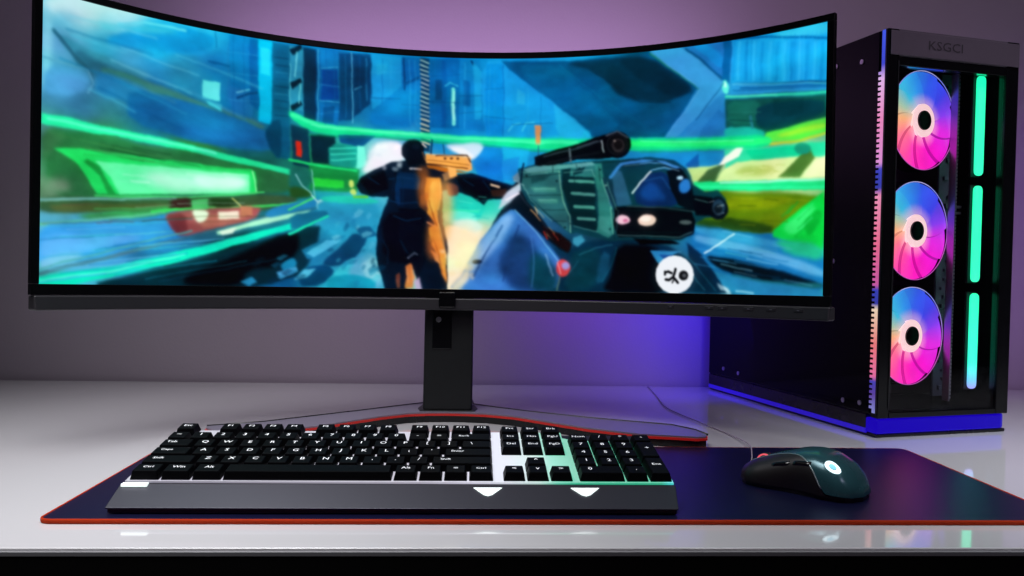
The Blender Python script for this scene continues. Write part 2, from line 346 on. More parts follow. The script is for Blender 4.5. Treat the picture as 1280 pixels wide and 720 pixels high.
P|1C4070|5|0|565.7 228.2 597.6 238.5 613.5 305.5 566.9 306.3 545.2 270.8
P|0E4458|5|0|591.4 249.1 623.5 269.7 628.3 305.3 588.1 306
P|C8C8B0|2.5|0|484.4 303.4 507.2 276.6 511.6 287.1 495 307.5
L|6CB0E0|0.8|1.4|569.4 198.7 599.6 230.1 629.8 269.7
P|04101C|1|0|526.1 267.9 525.8 268.9 524.9 269.8 523.5 270.5 521.7 271 519.8 271.1 517.8 271 516.1 270.6 514.6 269.9 513.7 269.1 513.4 268.1 513.7 267.1 514.6 266.2 516 265.5 517.7 265 519.7 264.8 521.7 264.9 523.4 265.3 524.8 266 525.8 266.9
P|8C6848|0.8|0|610.1 225.8 629.3 238.3 620.9 238.3 612.3 232.1
L|C89860|0.8|1.5|590.6 198.6 603.5 213.2
L|A02818|0.8|2|608 227.9 612.4 236.3
L|D4B480|0.7|1.2|599.2 204.8 594.7 192.2
P|1C0E10|1|0|603.7 219.5 629.2 229.9 644.1 242.4 642.2 254.9 625.2 244.6
P|0A3048|2|0|629.8 269.7 646.3 246.6 671.4 238.2 764.7 240.7 805.7 268.7 841.3 303.5 735.5 305.4 626.2 307.4
P|02080E|3|0|702.8 243.4 754.5 244.6 769.3 268.8 771.9 304.8 685.1 306.4 697.2 279.4
P|0C3C4C|3|0|642.2 254.9 675.7 246.5 688.7 269.2 672.5 304.5 634.6 305.2
P|14506C|2|0|684.2 250.6 696.8 258.8 689 289.8 676.6 296.2
P|3C88A8|1.2|0|646.1 234.1 656.6 230.9 663 238.2 652.6 246.6 646.3 242.4
P|C84848|1|0|642.6 274.8 642.2 278.3 640.9 281.5 638.8 284.1 636.2 285.8 633.3 286.4 630.3 285.9 627.7 284.3 625.5 281.7 624.1 278.5 623.6 275 624 271.4 625.3 268.2 627.4 265.6 630 264 632.9 263.4 635.8 263.9 638.5 265.5 640.7 268 642.1 271.2
P|9098D0|1.4|0|641.5 271.7 641.2 273.3 640.5 274.7 639.4 275.9 637.9 276.7 636.3 276.9 634.7 276.7 633.2 276 632 274.8 631.2 273.4 630.9 271.8 631.2 270.1 631.9 268.7 633 267.5 634.5 266.8 636.1 266.5 637.7 266.7 639.2 267.5 640.4 268.6 641.2 270
L|E0A0A0|0.8|1.4|625.6 267.6 630 282.2
L|58706C|1|2|629.1 286.4 627.2 303.2
P|1C74AC|1.5|0|802.8 215.5 898.4 231.7 960.6 251.6 960.7 306.7 841.3 305.4 797.4 249
P|5CA8D4|2.2|0|800.1 231.2 835.2 237.7 894 252.1 960.1 274.7 960.3 285.3 884.5 261.3 805.3 241.2
P|3A98C8|2|0|800.9 221.4 874.4 234.8 931.8 249.1 893.9 250.2 805.1 231.3
P|051820|1.6|0|813.6 257 855.3 263 913.5 278.2 958.6 290.7 958.6 294.2 913.8 293 835.8 276.5
P|1F6C6C|2|0|835.9 278.4 913.7 291.1 958.5 288.9 958.7 296 894.8 298.8
P|2C8CB8|1.6|0|815.9 274.6 875.3 287.7 958.7 297.8 958.9 306.7 836.3 305.5
L|88D0E8|1|2.5|856 301.3 875.6 302.9
P|B8D8E8|1.2|0|830.1 290.1 846.1 297.6 850.2 305.2 836.3 303.6
L|5CA0C8|1|2.5|803.6 260.8 832.1 288.1
P|0C2C44|1.2|0|793.2 241 811.6 256.9 836 288.1 844.2 303.4 816.4 303.9 797.9 278.6
P|5C7A10|2|0|800.2 179.9 960.5 191.1 958.9 208.8 899.4 233.6 834.9 225.1 802.8 211.6
P|7C8A10|3|0|834.3 187.3 930.8 192.7 893.2 205.4 834.6 202.9
P|2C4A14|2|0|834.7 210.6 899.2 222.4 897.5 233.5 835 226.1
P|284C18|3|0|800.7 209.5 874.2 225.3 805 223.4
P|14D04C|1.2|0|958.6 187.4 959.6 242.6 957.9 253.3 931.8 247.3 900.4 237.3 899.3 229.8 921.8 212.3
P|3CE874|2.5|0|907.9 227.3 935.8 207.5 949.6 202.9 940.7 224 922.3 237.9
P|10A83C|2|0|935.1 220.2 951.5 206.6 957.2 215.8 941.1 242.1
P|28B888|3|0|899.5 239.2 957.8 247.9 958.1 265.7 917.9 258
P|2CD8A0|1.2|0|838.3 131.5 891.9 132.4 959.4 132.4 959.7 150.2 930 147.2 872.8 145.7 839.7 154.8
P|10C890|1.2|0|862.9 133.5 929.8 134.4 939.3 144.5 872.8 145.7
P|B8E088|1.2|0|791.6 149.9 819.7 149.6 831.6 147.5 814.1 170.8 800 170.1
P|D8F0A0|1.4|0|827.1 170.5 837.7 154.6 853.3 147.1 920.7 147.2 930 147.2 907.8 170 906.9 172.7
P|B8D070|3|0|847.7 161.1 863.2 152.6 892.2 153 901.9 159.4 882.8 165.4
P|3C5C38|1.2|0|818.8 153.4 837.6 146.9 826.1 170.4 802.1 171.1
P|F4FCE8|1|0|838.4 139.2 853 128.9 860.8 129.5 855.2 140.5 835.6 148.7 830.6 148.4
P|486C30|1.2|0|904 168.8 928.2 147 941.1 137.4 946.9 150.6 930.5 170.9
P|1C8C78|1|0|942.9 139.5 942.5 141.3 941.1 143 938.8 144.1 936 144.7 932.8 144.7 929.6 144.1 926.7 142.9 924.4 141.3 922.9 139.3 922.4 137.3 922.8 135.4 924.3 133.7 926.5 132.5 929.4 132 932.6 132 935.8 132.7 938.6 133.9 940.9 135.5 942.4 137.4
P|F0F8B8|1.4|0|934.2 171.2 946.9 152.4 959.7 148.4 960.1 173.3
P|20E888|1|0|800 168.1 892.5 170.8 960.2 175.1 960.4 186.7 892.8 182.9 802.2 179
L|98F8D0|0.9|2.5|834 170.9 911.7 173.1 958.4 175.8
L|30FFA0|1|3|804.1 174.2 958.5 183.9
P|0E3C48|0.9|0|572.8 145.9 593.9 139.7 617.1 139.8 674.9 134.7 706.2 135.8 744.4 133.3 775.2 139 791.6 151.8 800.1 172 814.3 180.6 830.2 179.4 842.2 189.7 842.5 203.2 832.7 212.5 814.8 211.9 800.9 219.4 801.1 231.2 785 238.9 723.5 238.4 694.4 240.3 650.2 227.8 641.8 229.9 618.3 211.1 586.2 188.1 575.4 173.3
P|2C6468|1|0|575 148.1 627.8 144.2 630.2 165.1 639.3 204.9 639.7 227.8 618.3 209 590.4 183.8 577.5 171.2
P|3E8078|1.2|0|588 169.1 624 169.2 624.1 175.5 594.5 175.4
P|3E8078|1.2|0|596.7 183.8 626.3 183.9 626.4 190.2 603.2 190.1
L|58988C|0.7|1.4|579.2 150.2 625.7 148.3
P|1C4A50|1.2|0|589.9 156.5 617.3 152.4 606.9 160.7 590.1 164.9
L|68A090|0.7|1.6|625.7 148.3 632.7 186 641.5 207 641.8 227.8
P|0A2830|0.8|0|629.9 146.3 671.9 142.9 677.5 227.9 645.8 217.4 641.3 198.6 632.4 171.4
P|2C6C6C|0.9|0|642.5 142.3 671.8 138.8 674.2 157.5 640.6 154.8
P|0C3038|0.7|0|646.8 146.5 661.4 142.7 657.4 150.9 644.8 153.8
L|4E9088|0.8|4|640.7 161 672.3 163.6
L|0C2C34|0.7|2|640.8 168.3 674.5 170.9
L|4E9088|0.8|4|644.7 177.8 672.5 180.2
L|0C2C34|0.7|2|644.3 185.1 674.7 187.5
L|4E9088|0.8|4|648.6 194.5 672.8 196.8
L|0C2C34|0.7|2|647.7 201.8 675 204.1
L|4E9088|0.8|4|652.5 209.1 673.1 211.3
L|0C2C34|0.7|2|651.1 216.4 675.3 218.5
P|2E7470|0.9|0|671.8 138.8 682.3 139.1 684.8 161.8 697.9 197.1 700.5 228 692.3 236.2 676.5 227.9 679.1 196.9
L|60A898|0.6|1.6|682.7 159.7 693.7 192.9 698.4 230
P|3C807C|1|0|679.3 207.2 693.9 207.4 694.3 232.1 679.5 223.7
P|2C5C78|1.2|0|699.2 149.9 707.5 150.2 722.8 193.5 693.7 195 686.9 164
P|143848|1|0|682.6 157.7 695.2 160 702 193.1 700.2 207.4
L|3C80C0|1.2|4|693.1 157.9 707.4 142 732.2 137.8 763 141.3 783.5 151.4
L|0A2838|1|3|711.6 144.1 752.8 139.8 785.6 155.5
P|0E2C58|1.5|0|724.5 175.2 740.7 155.4 763.2 152.4 780 179.1 782.3 197.1 729 195.7
P|14407C|3|0|732.8 173.4 749.1 163.9 770 188.7 735.1 189.7
L|D8E4E8|0.6|2.2|722.5 178.2 734.7 163.3 746.8 151.6
L|3878A8|0.7|1.6|746.8 150.6 763.1 148.4 779.5 153.2 789.9 165.6
P|081018|0.8|0|765.3 152.5 783.5 149.4 796 167.9 800.3 183.9 814.5 192.3 814.7 208 796.5 201.5 782.3 195.1 771.8 174.8
P|2C78C0|1.2|0|795.8 174.9 794.6 177.3 793 179.4 790.9 180.7 788.7 181.2 786.4 180.9 784.4 179.8 782.9 178 782 175.6 781.7 172.9 782.2 170.2 783.3 167.7 785 165.7 787 164.3 789.3 163.8 791.5 164.1 793.5 165.3 795 167.1 796 169.5 796.2 172.2
P|B0D8F0|0.8|0|786.8 162.5 786.6 163.2 786 163.9 785.1 164.3 784 164.6 782.8 164.7 781.5 164.5 780.4 164.1 779.5 163.6 778.9 162.9 778.7 162.1 778.8 161.4 779.4 160.7 780.3 160.3 781.4 160 782.7 159.9 783.9 160.1 785.1 160.5 786 161.1 786.6 161.8
P|060C12|0.8|0|699.9 195.1 796.5 199.5 802.8 215.5 801.1 231.2 783 236.9 704.8 234.2 698.2 217.7
L|2C4448|0.7|1.6|716.6 195.4 764 198.6 802.6 203.7
L|38585C|0.7|1.6|704.7 232.1 782.9 234.9 799 229.2
P|02060A|1|0|723.5 236.3 774.9 238.8 785.1 242.9 734 244.5
P|E4B8C8|0.8|0|720 211.8 719.5 213.7 718.2 215.4 716.2 216.7 713.6 217.6 710.7 217.8 707.8 217.5 705.2 216.6 703.1 215.2 701.8 213.5 701.3 211.6 701.7 209.7 703 208 705 206.6 707.6 205.8 710.5 205.5 713.4 205.9 716 206.8 718.1 208.2 719.5 209.9
P|B86888|0.7|0|717.1 212.8 716.9 213.6 716.5 214.3 715.7 214.9 714.8 215.3 713.8 215.4 712.8 215.3 711.8 214.9 711.1 214.3 710.6 213.5 710.4 212.7 710.6 211.9 711 211.1 711.8 210.6 712.7 210.2 713.7 210.1 714.7 210.2 715.7 210.6 716.4 211.2 716.9 212
P|E8C8B8|0.8|0|753.5 213.4 753 215.7 751.3 217.8 748.7 219.4 745.5 220.5 741.8 220.8 738.1 220.3 734.8 219.2 732.2 217.5 730.4 215.3 729.8 213 730.4 210.6 732 208.5 734.6 206.9 737.9 205.9 741.6 205.6 745.2 206 748.5 207.2 751.2 208.9 752.9 211
P|F4E4D8|0.8|0|746.8 211.2 746.5 212.5 745.5 213.6 743.9 214.5 741.9 215 739.7 215.2 737.4 214.9 735.4 214.3 733.8 213.4 732.7 212.2 732.4 211 732.7 209.7 733.7 208.6 735.3 207.8 737.3 207.2 739.5 207.1 741.8 207.3 743.8 207.9 745.4 208.8 746.4 210
P|4C5458|0.8|0|798.8 217.4 798.4 218.3 797.3 219.1 795.5 219.7 793.3 220.1 790.8 220.2 788.3 220 786 219.5 784.2 218.8 783.1 217.9 782.6 217 783 216.1 784.2 215.3 785.9 214.7 788.2 214.3 790.7 214.2 793.2 214.4 795.5 214.9 797.3 215.6 798.4 216.5
P|0A1420|0.8|0|844.4 201.3 843.9 205.8 842.1 209.7 839.3 212.8 835.8 214.8 831.8 215.4 827.8 214.5 824.2 212.3 821.2 209 819.3 204.9 818.6 200.3 819.2 195.8 820.9 191.8 823.7 188.7 827.3 186.8 831.3 186.2 835.3 187.1 838.9 189.4 841.8 192.7 843.7 196.8
P|1C3850|1|0|840.4 199.2 840.1 202.2 839 204.8 837.3 206.9 835.1 208.2 832.7 208.6 830.2 208 828 206.6 826.2 204.4 825 201.6 824.6 198.6 824.9 195.6 826 192.9 827.7 190.8 829.9 189.6 832.3 189.2 834.8 189.8 837 191.3 838.8 193.5 840 196.2
L|B8C8D4|0.7|2|832.5 200.8 838.4 197.2
L|8090A0|0.6|1.4|830.7 208.5 838.6 206.9
P|060C14|0.8|0|800.3 183.9 824.4 186.9 826.7 210.3 802.7 207.6
P|0A0C12|0.8|0|593.7 129.1 627.4 119 674.4 105.7 700.4 99.6 711.3 130.8 690.6 133.1 648.7 134.1 606.6 143.9 593.9 139.7
L|2C3844|0.9|2|606.4 129.2 648.4 119.5 681.8 110.2
L|5C6C74|0.8|2.4|639 119.3 641.3 136
P|0A0A10|0.7|0|719.4 116.9 718.6 122.2 716.2 126.9 712.4 130.6 707.5 132.9 702 133.6 696.5 132.5 691.6 129.8 687.6 125.8 685 120.8 684 115.4 684.8 110 687.2 105.2 691.1 101.5 696 99.2 701.5 98.6 706.9 99.8 711.9 102.5 715.9 106.5 718.5 111.5
L|48505C|0.8|2|688 104.2 701.5 98.6 715.1 107.5
P|3C3438|0.8|0|713.2 116.6 712.7 120.1 711.3 123.1 709.1 125.5 706.2 127 703 127.4 699.7 126.8 696.8 125 694.5 122.4 692.9 119.2 692.4 115.7 692.8 112.2 694.2 109.1 696.5 106.7 699.4 105.3 702.6 104.8 705.8 105.5 708.7 107.3 711.1 109.9 712.6 113.1
P|07060A|0.7|0|710 115.4 709.7 118 708.7 120.2 707.2 121.9 705.2 123 702.9 123.3 700.6 122.8 698.6 121.6 697 119.7 695.9 117.4 695.5 114.8 695.8 112.3 696.8 110 698.4 108.3 700.4 107.2 702.6 106.9 704.9 107.4 706.9 108.7 708.6 110.6 709.6 112.9
L|A0A8B0|0.7|1.6|681.8 110.2 684.2 124.7
P|584848|1|0|710.2 121.6 710 122.4 709.6 123.1 708.9 123.6 708 123.9 707.1 124 706.1 123.8 705.2 123.4 704.5 122.8 704.1 122.1 703.9 121.3 704.1 120.5 704.5 119.8 705.2 119.3 706 119 707 118.9 708 119.1 708.8 119.5 709.5 120 710 120.8
P|5C9C9C|1|0|579.2 145.9 593.9 141.8 627.7 140 669.7 136.7 674 140.9 585.6 150.2
L|0A2030|0.7|2|580.1 138.6 575.2 162.8
l|1C8CB0|1|1.43257|69 266 139.2 256.5 213.7 246.4
l|1C8CB0|1|1.68184|23 293.3 84.5 284.2 149.8 274.2
l|6CB8E8|1|1.55417|11.4 289.7 49.1 284.5 88.4 278.9
l|1C8CB0|1|2.15066|79 294.4 133.6 284.8 190.8 274.4
l|6CB8E8|1|1.96438|76.4 278.9 109.6 273.8 143.9 268.4
l|4CC8C0|1|0.842116|3.7 245 67.5 238.6 135.5 231.9
l|4CC8C0|1|1.1271|53.9 267.4 119.1 258.8 188.3 249.6
l|184C70|1|1.18943|0.2 259.4 27.8 256.3 56.2 253.1
l|184C70|1|1.15559|126.9 300.7 196.2 285.4 268.9 268.9
l|4CC8C0|1|1.8728|63.3 286.1 90.1 281.9 117.6 277.5
l|6CB8E8|1|1.98623|106.3 260.9 151.9 254.4 199 247.7
l|1C8CB0|1|1.32565|24.7 239.6 91.4 233.1 162.4 226.5
l|2474B4|1|1.88992|51.5 283.3 103.3 275.5 157.6 267.3
l|1C8CB0|1|1.86126|10.1 257.3 49.2 253 89.8 248.4
l|6CB8E8|1|1.45092|29.3 246.7 58.6 243.6 88.6 240.4
l|4CC8C0|1|1.06696|84.8 267.6 119.9 262.6 156 257.4
l|6CB8E8|1|1.35279|15.8 285.8 69.4 278.4 125.9 270.4
l|3C98DC|1|1.62984|0.3 302.1 63.1 292.9 130 282.7
l|3C98DC|1|1.64283|2.6 302.6 34.8 297.8 68.1 292.9
l|1C8CB0|1|1.16159|4.9 276.6 35.4 272.7 66.9 268.7
l|6CB8E8|1|0.903993|40.1 287.7 78.7 281.9 118.8 275.9
l|88D0E8|1|1.32039|78.7 249.5 105.2 246.4 132.4 243.2
l|4CC8C0|1|0.990033|121.4 263.8 172.4 256 225.3 247.8
l|2474B4|1|1.94492|77.6 261.3 118.3 255.9 160.5 250.3
l|4CC8C0|1|1.07523|22.5 255.4 81 248.8 142.9 241.9
l|1C8CB0|1|0.866362|111.6 297.8 168.1 286.3 227.1 274
l|203818|0.9|1.50458|89.1 209.7 114.2 206.7 139.9 203.6
l|88B8A0|0.9|1.32007|146.7 209.6 184.1 205.9 222.5 202.2
l|684838|0.9|1.35937|176.4 229.2 199.1 226.9 222.2 224.6
l|2C4020|0.9|1.54899|108 231.1 134.3 228.4 161.2 225.7
l|5CB870|0.9|0.976254|71 210.1 95.5 207 120.6 204
l|88B8A0|0.9|0.938408|100 216.8 121.6 214.2 143.5 211.5
l|40D070|0.9|1.38444|57 222.7 95.7 218.7 135.9 214.7
l|88B8A0|0.9|1.50097|6.5 218.2 22.9 215.8 39.6 213.4
l|684838|0.9|0.867271|4.5 241.6 38.4 238.4 73.6 235
l|684838|0.9|1.3461|23.5 221.5 41.8 219 60.5 216.5
l|203818|0.9|0.929544|161.5 223.9 203.9 220.3 247.6 216.7
l|684838|0.9|1.70084|59.1 237.8 78.4 235.6 98.1 233.4
l|684838|0.9|1.37281|72.4 234.1 113.4 230.4 156 226.7
l|40D070|0.9|0.872249|66.1 227.2 100.6 223.7 136.2 220.2
l|3C7C48|1|1.67385|16.2 148.5 40.8 149.8 66 151.5
l|3C7C48|1|1.35515|45.4 157.7 81.8 160.4 119.4 163.7
l|184428|1|1.52154|60.6 155.3 95.2 157.9 130.9 161.1
l|3C7C48|1|1.73594|54.5 151.1 95.2 154 137.5 157.6
l|184428|1|1.16124|72.6 155.4 121.1 159.3 171.6 164.2
l|184428|1|1.59199|74.4 151.4 97.4 153.1 120.9 155.1
l|184428|1|1.03821|50.8 160.1 78.6 162.2 107.2 164.7
l|4C9058|1|1.2613|49.6 158.9 97.6 162.6 147.8 167.4
l|3C7C48|1|1.22089|64.8 152.6 86.4 154.2 108.5 156
l|184428|1|1.78623|96.8 150.1 116.5 151.6 136.6 153.4
l|80F0B8|1.2|1.9386|94.9 186.3 107.2 186.2 119.8 186
l|80F0B8|1.2|1.48052|138.4 178.1 150.5 178.3 162.6 178.6
l|80F0B8|1.2|1.85587|178 173.4 188.2 173.4 198.6 173.5
l|80F0B8|1.2|1.28488|117.2 191.6 121.8 191.4 126.4 191.1
l|B8F8D8|1.2|1.17296|170.8 173.8 182.7 173.8 194.6 173.9
l|DCFFF0|1.2|2.02674|94.4 187.8 104.3 187.3 114.3 186.8
l|80F0B8|1.2|1.80227|104.6 185.4 110.5 184.8 116.5 184.2
l|B8F8D8|1.2|1.75062|86.2 181.5 97.2 181 108.3 180.6
l|DCFFF0|1.2|1.13081|198.2 168.6 210.9 168.4 223.8 168.4
l|B8F8D8|1.2|2.33099|190.7 183.3 196.5 183.5 202.5 183.7
l|80F0B8|1.2|1.69556|83 189.4 92.9 189 102.9 188.7
l|B8F8D8|1.2|2.38635|156.8 173.6 168 173.7 179.2 173.8
l|50B8D8|2|3.4434|30 40 57.8 42.6 86.3 45.9
l|3C8098|2|3.13946|85.7 75.4 113 83.6 140.9 92.5
l|70C8DC|2|2.05354|59.4 18.7 89.5 20.2 120.5 22.4
l|50B8D8|2|2.07234|50.7 93.6 74 101.4 97.8 109.8
l|1878A8|2|2.1764|18.9 67.3 55.1 74.5 92.5 82.8
l|3C8098|2|2.72343|151.1 73.6 186.3 86.2 222.4 99.9
l|50B8D8|2|2.8946|142.7 37 191.8 48 242.5 60.8
l|70C8DC|2|2.59718|72.2 57.5 114.7 67 158.9 78
l|2C90BC|2|2.67825|83.9 80.5 118.5 91.6 154.1 103.8
l|2C90BC|2|3.12693|144.6 71.9 182.6 85.1 221.7 99.5
l|1878A8|2|2.02771|146.1 39.3 182.9 47.9 220.7 57.5
l|70C8DC|2|3.42351|28.5 20.1 55.8 20.5 83.9 21.3
l|70C8DC|2|1.30483|82.4 41.3 124.4 48.5 167.9 57
l|0F6090|2|2.03444|26 34.6 69.5 37.8 115 42.2
l|0F6090|2|2.23259|144.9 76.8 171.9 86.5 199.4 96.9
l|0F6090|2|2.31245|59.2 90.3 104.5 105.6 151.7 122.9
l|0C5C8C|0.6|1.4|207.5 0.8 208.9 101.4
l|0C5C8C|0.6|1.4|219.8 -1.4 221.3 99.9
l|0C5C8C|0.6|1.4|232.2 -3.6 233.7 98.4
l|34A0CC|0.6|1|202.1 23 236.4 21.3
l|34A0CC|0.6|1|202.5 48.1 236.7 46.8
l|34A0CC|0.6|1|203 79 237.2 78.3
l|053048|0.6|1.6|257.6 20.1 273.3 19.9
l|053048|0.6|1.6|257.8 29 273.4 28.9
l|2C90B0|0.6|1.6|257.9 38 273.6 37.9
l|0A4868|0.6|1.6|258 46.9 273.7 46.9
l|053048|0.6|1.6|258.2 55.8 273.8 55.9
l|2C90B0|0.6|1.6|258.3 64.8 274 64.9
l|053048|0.6|1.6|258.4 73.7 274.1 73.9
l|0A4868|0.6|1.6|258.6 82.6 274.2 82.9
l|053048|0.6|1.6|258.7 91.6 274.4 91.9
l|0A5890|0.8|1.19116|320.7 3.7 321.6 97.5
l|0C6CA4|0.8|1.38312|330.8 2.5 331.8 90.5
l|1E90CC|0.8|1.05733|345 7.1 346.7 87.2
l|0A5890|0.8|2.17788|363.4 7.3 364.6 73.4
l|2CA0D8|0.8|1.95205|371.6 8.6 373.2 62.4
l|0A5890|0.8|1.4636|392.1 6.9 392.8 63
l|2CA0D8|0.8|1.70728|402.4 6.1 403.9 51.9
l|2CA0D8|0.8|1.69443|427.3 6.4 429.4 90.2
l|2CA0D8|0.8|1.24899|434.6 6 436.4 89.9
l|0C6CA4|0.8|2.25402|460.8 4.6 461.7 90.9
l|0C6CA4|0.8|2.23596|486 7.8 485.9 37.4
l|2CA0D8|0.8|2.23131|500.8 7.4 501.4 91.8
l|2CA0D8|0.8|1.09881|532.5 11.1 533.1 99.8
l|1E90CC|0.8|1.04552|538.9 11 541 99.7
l|1E90CC|0.8|1.71492|564.5 23.7 566.1 99.6
l|2CA0D8|0.8|1.50417|583.8 38.6 585.2 99.6
l|0A5890|0.8|1.04409|600.9 49.4 601.9 101.9
l|3CA8D8|0.7|1.2|314.4 47.2 337.5 47.4
l|3CA8D8|0.7|1.2|314.9 83.8 338 79.4
l|083C60|0.7|1.2|337.4 36.6 378.1 33.8
l|3CA8D8|0.7|1.2|378 24.7 417.2 21.8
l|083C60|0.7|1.2|378.5 57.8 415.7 57.4
l|0A4C7C|0.7|1.2|417.9 65.6 442.9 64.2
l|0A4C7C|0.7|1.2|454.8 25.9 493.6 21.5
l|083C60|0.7|1.2|455.3 59.6 494.2 58.9
l|083C60|0.7|1.2|494.1 49.8 524.7 49
l|0A4C7C|0.7|1.2|494.5 73 525 70.4
l|0A4C7C|0.7|1.2|526.7 40.7 549.9 38.4
l|0A4C7C|0.7|1.2|527.2 76.6 563.3 79.5
l|083C60|0.7|1.2|563.4 86.9 616.2 84.9
p|063450|0.9|0|317.8 75.4 331.9 73 332.2 94.5 318.1 95.7
p|06385C|0.9|0|359.5 20.1 373.8 18.8 374.1 39.5 359.9 46.9
p|2CA8D8|1|0|384 13.8 398.4 12.6 396.5 25.3 385.2 28.2
p|0A2C48|1|0|461.2 29.9 469.6 29.5 470 56.9 461.6 57.2
p|054070|1|0|499 28.5 507.5 30.5 508 64.2 499.6 62.3
p|3CB4E0|1|0|569 40.6 579.7 47 579.9 61.7 569.3 59.5
l|80FFC8|0.8|1.4|304.2 100 364.8 101.3 437.2 102.4
l|70FFD0|0.8|1.4|458.1 104.7 542.6 108.1 606.1 111.4
l|90FFB8|0.8|1.6|731.8 113.4 813.2 118.8 872.4 122.1
l|0C8C60|0.7|1.4|302.4 112.4 385.4 109.3 479.3 111.4
l|10A050|0.8|1.4|732 126.7 833.3 130.1
l|0A7098|0.8|1.4|625.6 10.3 680.9 56.4 737.6 94.5
l|042838|0.8|1.6|673.1 22.9 730.9 63.6 769.9 66.7
l|1C7CA8|0.7|1.2|583.6 28.1 667 101.3
l|6CB4DC|0.7|1.4|806.1 55.4 766.5 108.5
l|68B0DC|0.7|1.4|742.2 1.8 799.9 47.8
l|0E4468|0.9|2|836.9 50.2 802.7 91.4
l|5CACD8|0.6|1|783 0.3 835.8 47.1
l|1070B0|0.6|1.1|848.8 -0.1 848.7 48.8
l|3CB8E8|0.6|1.1|854.1 0.2 854 49.5
l|2098D8|0.6|1.1|859.4 0.6 859.3 50.2
l|1070B0|0.6|1.1|864.6 0.9 864.5 50.9
l|1070B0|0.6|1.1|869.9 1.3 869.8 51.7
l|1884C4|0.6|1.1|875.1 1.7 875.1 52.4
l|2098D8|0.6|1.1|880.4 2.1 880.3 53.2
l|2098D8|0.6|1.1|885.6 2.6 885.5 53.9
l|2098D8|0.6|1.1|890.7 3 890.7 54.7
l|1884C4|0.6|1.1|895.9 3.4 895.9 55.5
l|2098D8|0.6|1.1|901.1 3.9 901 56.2
l|3CB8E8|0.6|1.1|906.2 4.4 906.2 57
l|1884C4|0.6|1.1|911.3 4.9 911.3 57.8
l|1070B0|0.6|1.1|916.5 5.4 916.4 58.6
l|1070B0|0.6|1.1|921.5 5.9 921.5 59.4
l|3CB8E8|0.6|1.1|926.6 6.4 926.6 60.2
l|3CB8E8|0.6|1.1|931.7 6.9 931.7 61.1
l|2098D8|0.6|1.1|936.7 7.5 936.7 61.9
l|2098D8|0.6|1.1|941.7 8 941.8 62.7
l|1884C4|0.6|1.1|946.7 8.6 946.8 63.6
l|1884C4|0.6|1.1|951.7 9.2 951.8 64.4
l|2098D8|0.6|1.1|956.7 9.7 956.8 65.3
l|70D8F0|0.7|1.6|847.8 53.5 960.1 67.6
l|063C68|0.7|1.6|847.9 60.2 960.2 72.1
l|90F8D0|0.6|1.2|840.1 66 900.4 71.9
p|0A3038|1.2|0|896.6 77 932.6 80.3 932.9 96.6 910.4 101 896.9 93.8
l|2C8878|0.8|1.4|842.4 85.6 881.5 90
l|083034|0.8|1.6|844.6 95.4 879.8 101.1
l|A0C050|0.7|1.2|897.1 160.1 905.8 162.6
l|DCE898|0.7|1.2|895.3 162.2 904.6 163.7
l|88A840|0.7|1.2|875.9 155.5 882.5 157.3
l|DCE898|0.7|1.2|885.8 154.3 890.9 154.7
l|DCE898|0.7|1.2|873 155.6 884.3 156.1
l|88A840|0.7|1.2|884.5 153.2 891.3 155
l|A0C050|0.7|1.2|895 164.3 901 161.4
l|DCE898|0.7|1.2|881 155.9 890.3 155.5
l|F0F8C0|0.7|1.2|863.7 162.1 874.4 160.5
l|A0C050|0.7|1.2|900.6 153.9 911.4 155.3
l|8C9818|1|1.90721|861.1 190.4 875 190.9
l|707C10|1|2.35399|848.3 199.8 876.4 202.9
l|4C6408|1|1.76918|885.7 217.4 915.7 220.3
l|707C10|1|1.66047|860.1 220.9 878 221.9
l|707C10|1|1.58899|882.5 191.8 909.1 194
l|3C5408|1|1.7849|857.5 198.3 878.4 200.4
l|8C9818|1|1.82013|850.2 188.6 879.9 190.4
l|3C5408|1|2.04771|889.9 192 904.6 194.7
l|8C9818|1|1.60132|916 194.2 940.8 197.5
l|707C10|1|1.20211|845.1 206 883.1 207.3
l|707C10|1|1.63796|892.1 192.1 910.5 192.3
l|707C10|1|1.19569|874.1 193.6 898 195.6
l|0C9838|1|2.08915|929 228.3 941.9 216.1
l|0C9838|1|2.028|925.6 238 938.5 225.7
l|0C9838|1|2.09803|915.5 210 928.5 197.9
l|0C9838|1|1.85373|928.4 218.3 941.2 206.2
l|50F090|1|1.88634|931.8 228.9 944.7 216.8
l|50F090|1|1.70301|932.5 213.2 945.3 201.3
l|34D868|1|1.05531|929.2 213.2 942.1 201.2
l|0C9838|1|1.03767|909.7 214.7 922.7 202.5
l|0C9838|1|1.10149|908.9 213.1 921.9 200.9
l|2C84B8|0.8|1.87964|811 259.9 828.2 263.4 845.3 266.7
l|0C4870|0.8|1.61931|858.2 252.7 872.3 255.6 886.3 258.5
l|58B0B8|0.8|1.70425|899.3 247.2 910.3 249.5 921.3 251.9
l|2C84B8|0.8|1.08388|899.9 285.9 915 288.7 929.9 291.5
l|3C98C8|0.8|1.15793|896.3 262.8 914 266.4 931.4 269.9
l|0C4870|0.8|1.51919|866.2 276.9 887.6 281 908.7 285
l|3C98C8|0.8|0.891324|869.7 261.6 883.5 264.4 897.2 267.2
l|A0DCF4|0.8|1.70585|867.8 262.5 886.2 266.2 904.4 269.8
l|3C98C8|0.8|0.88988|801.3 236.1 823.2 240.7 845 245.3
l|A0DCF4|0.8|1.76988|837.2 269 856 272.6 874.6 276.3
l|7CC8F0|0.8|1.15469|826.9 262.6 841.1 265.4 855.2 268.2
l|2C84B8|0.8|1.80471|853.3 265.3 874.6 269.5 895.7 273.6
l|A0DCF4|0.8|1.04333|853.2 277.2 866.9 279.8 880.5 282.4
l|7CC8F0|0.8|1.19786|914.7 287.1 930.6 290 946.2 292.9
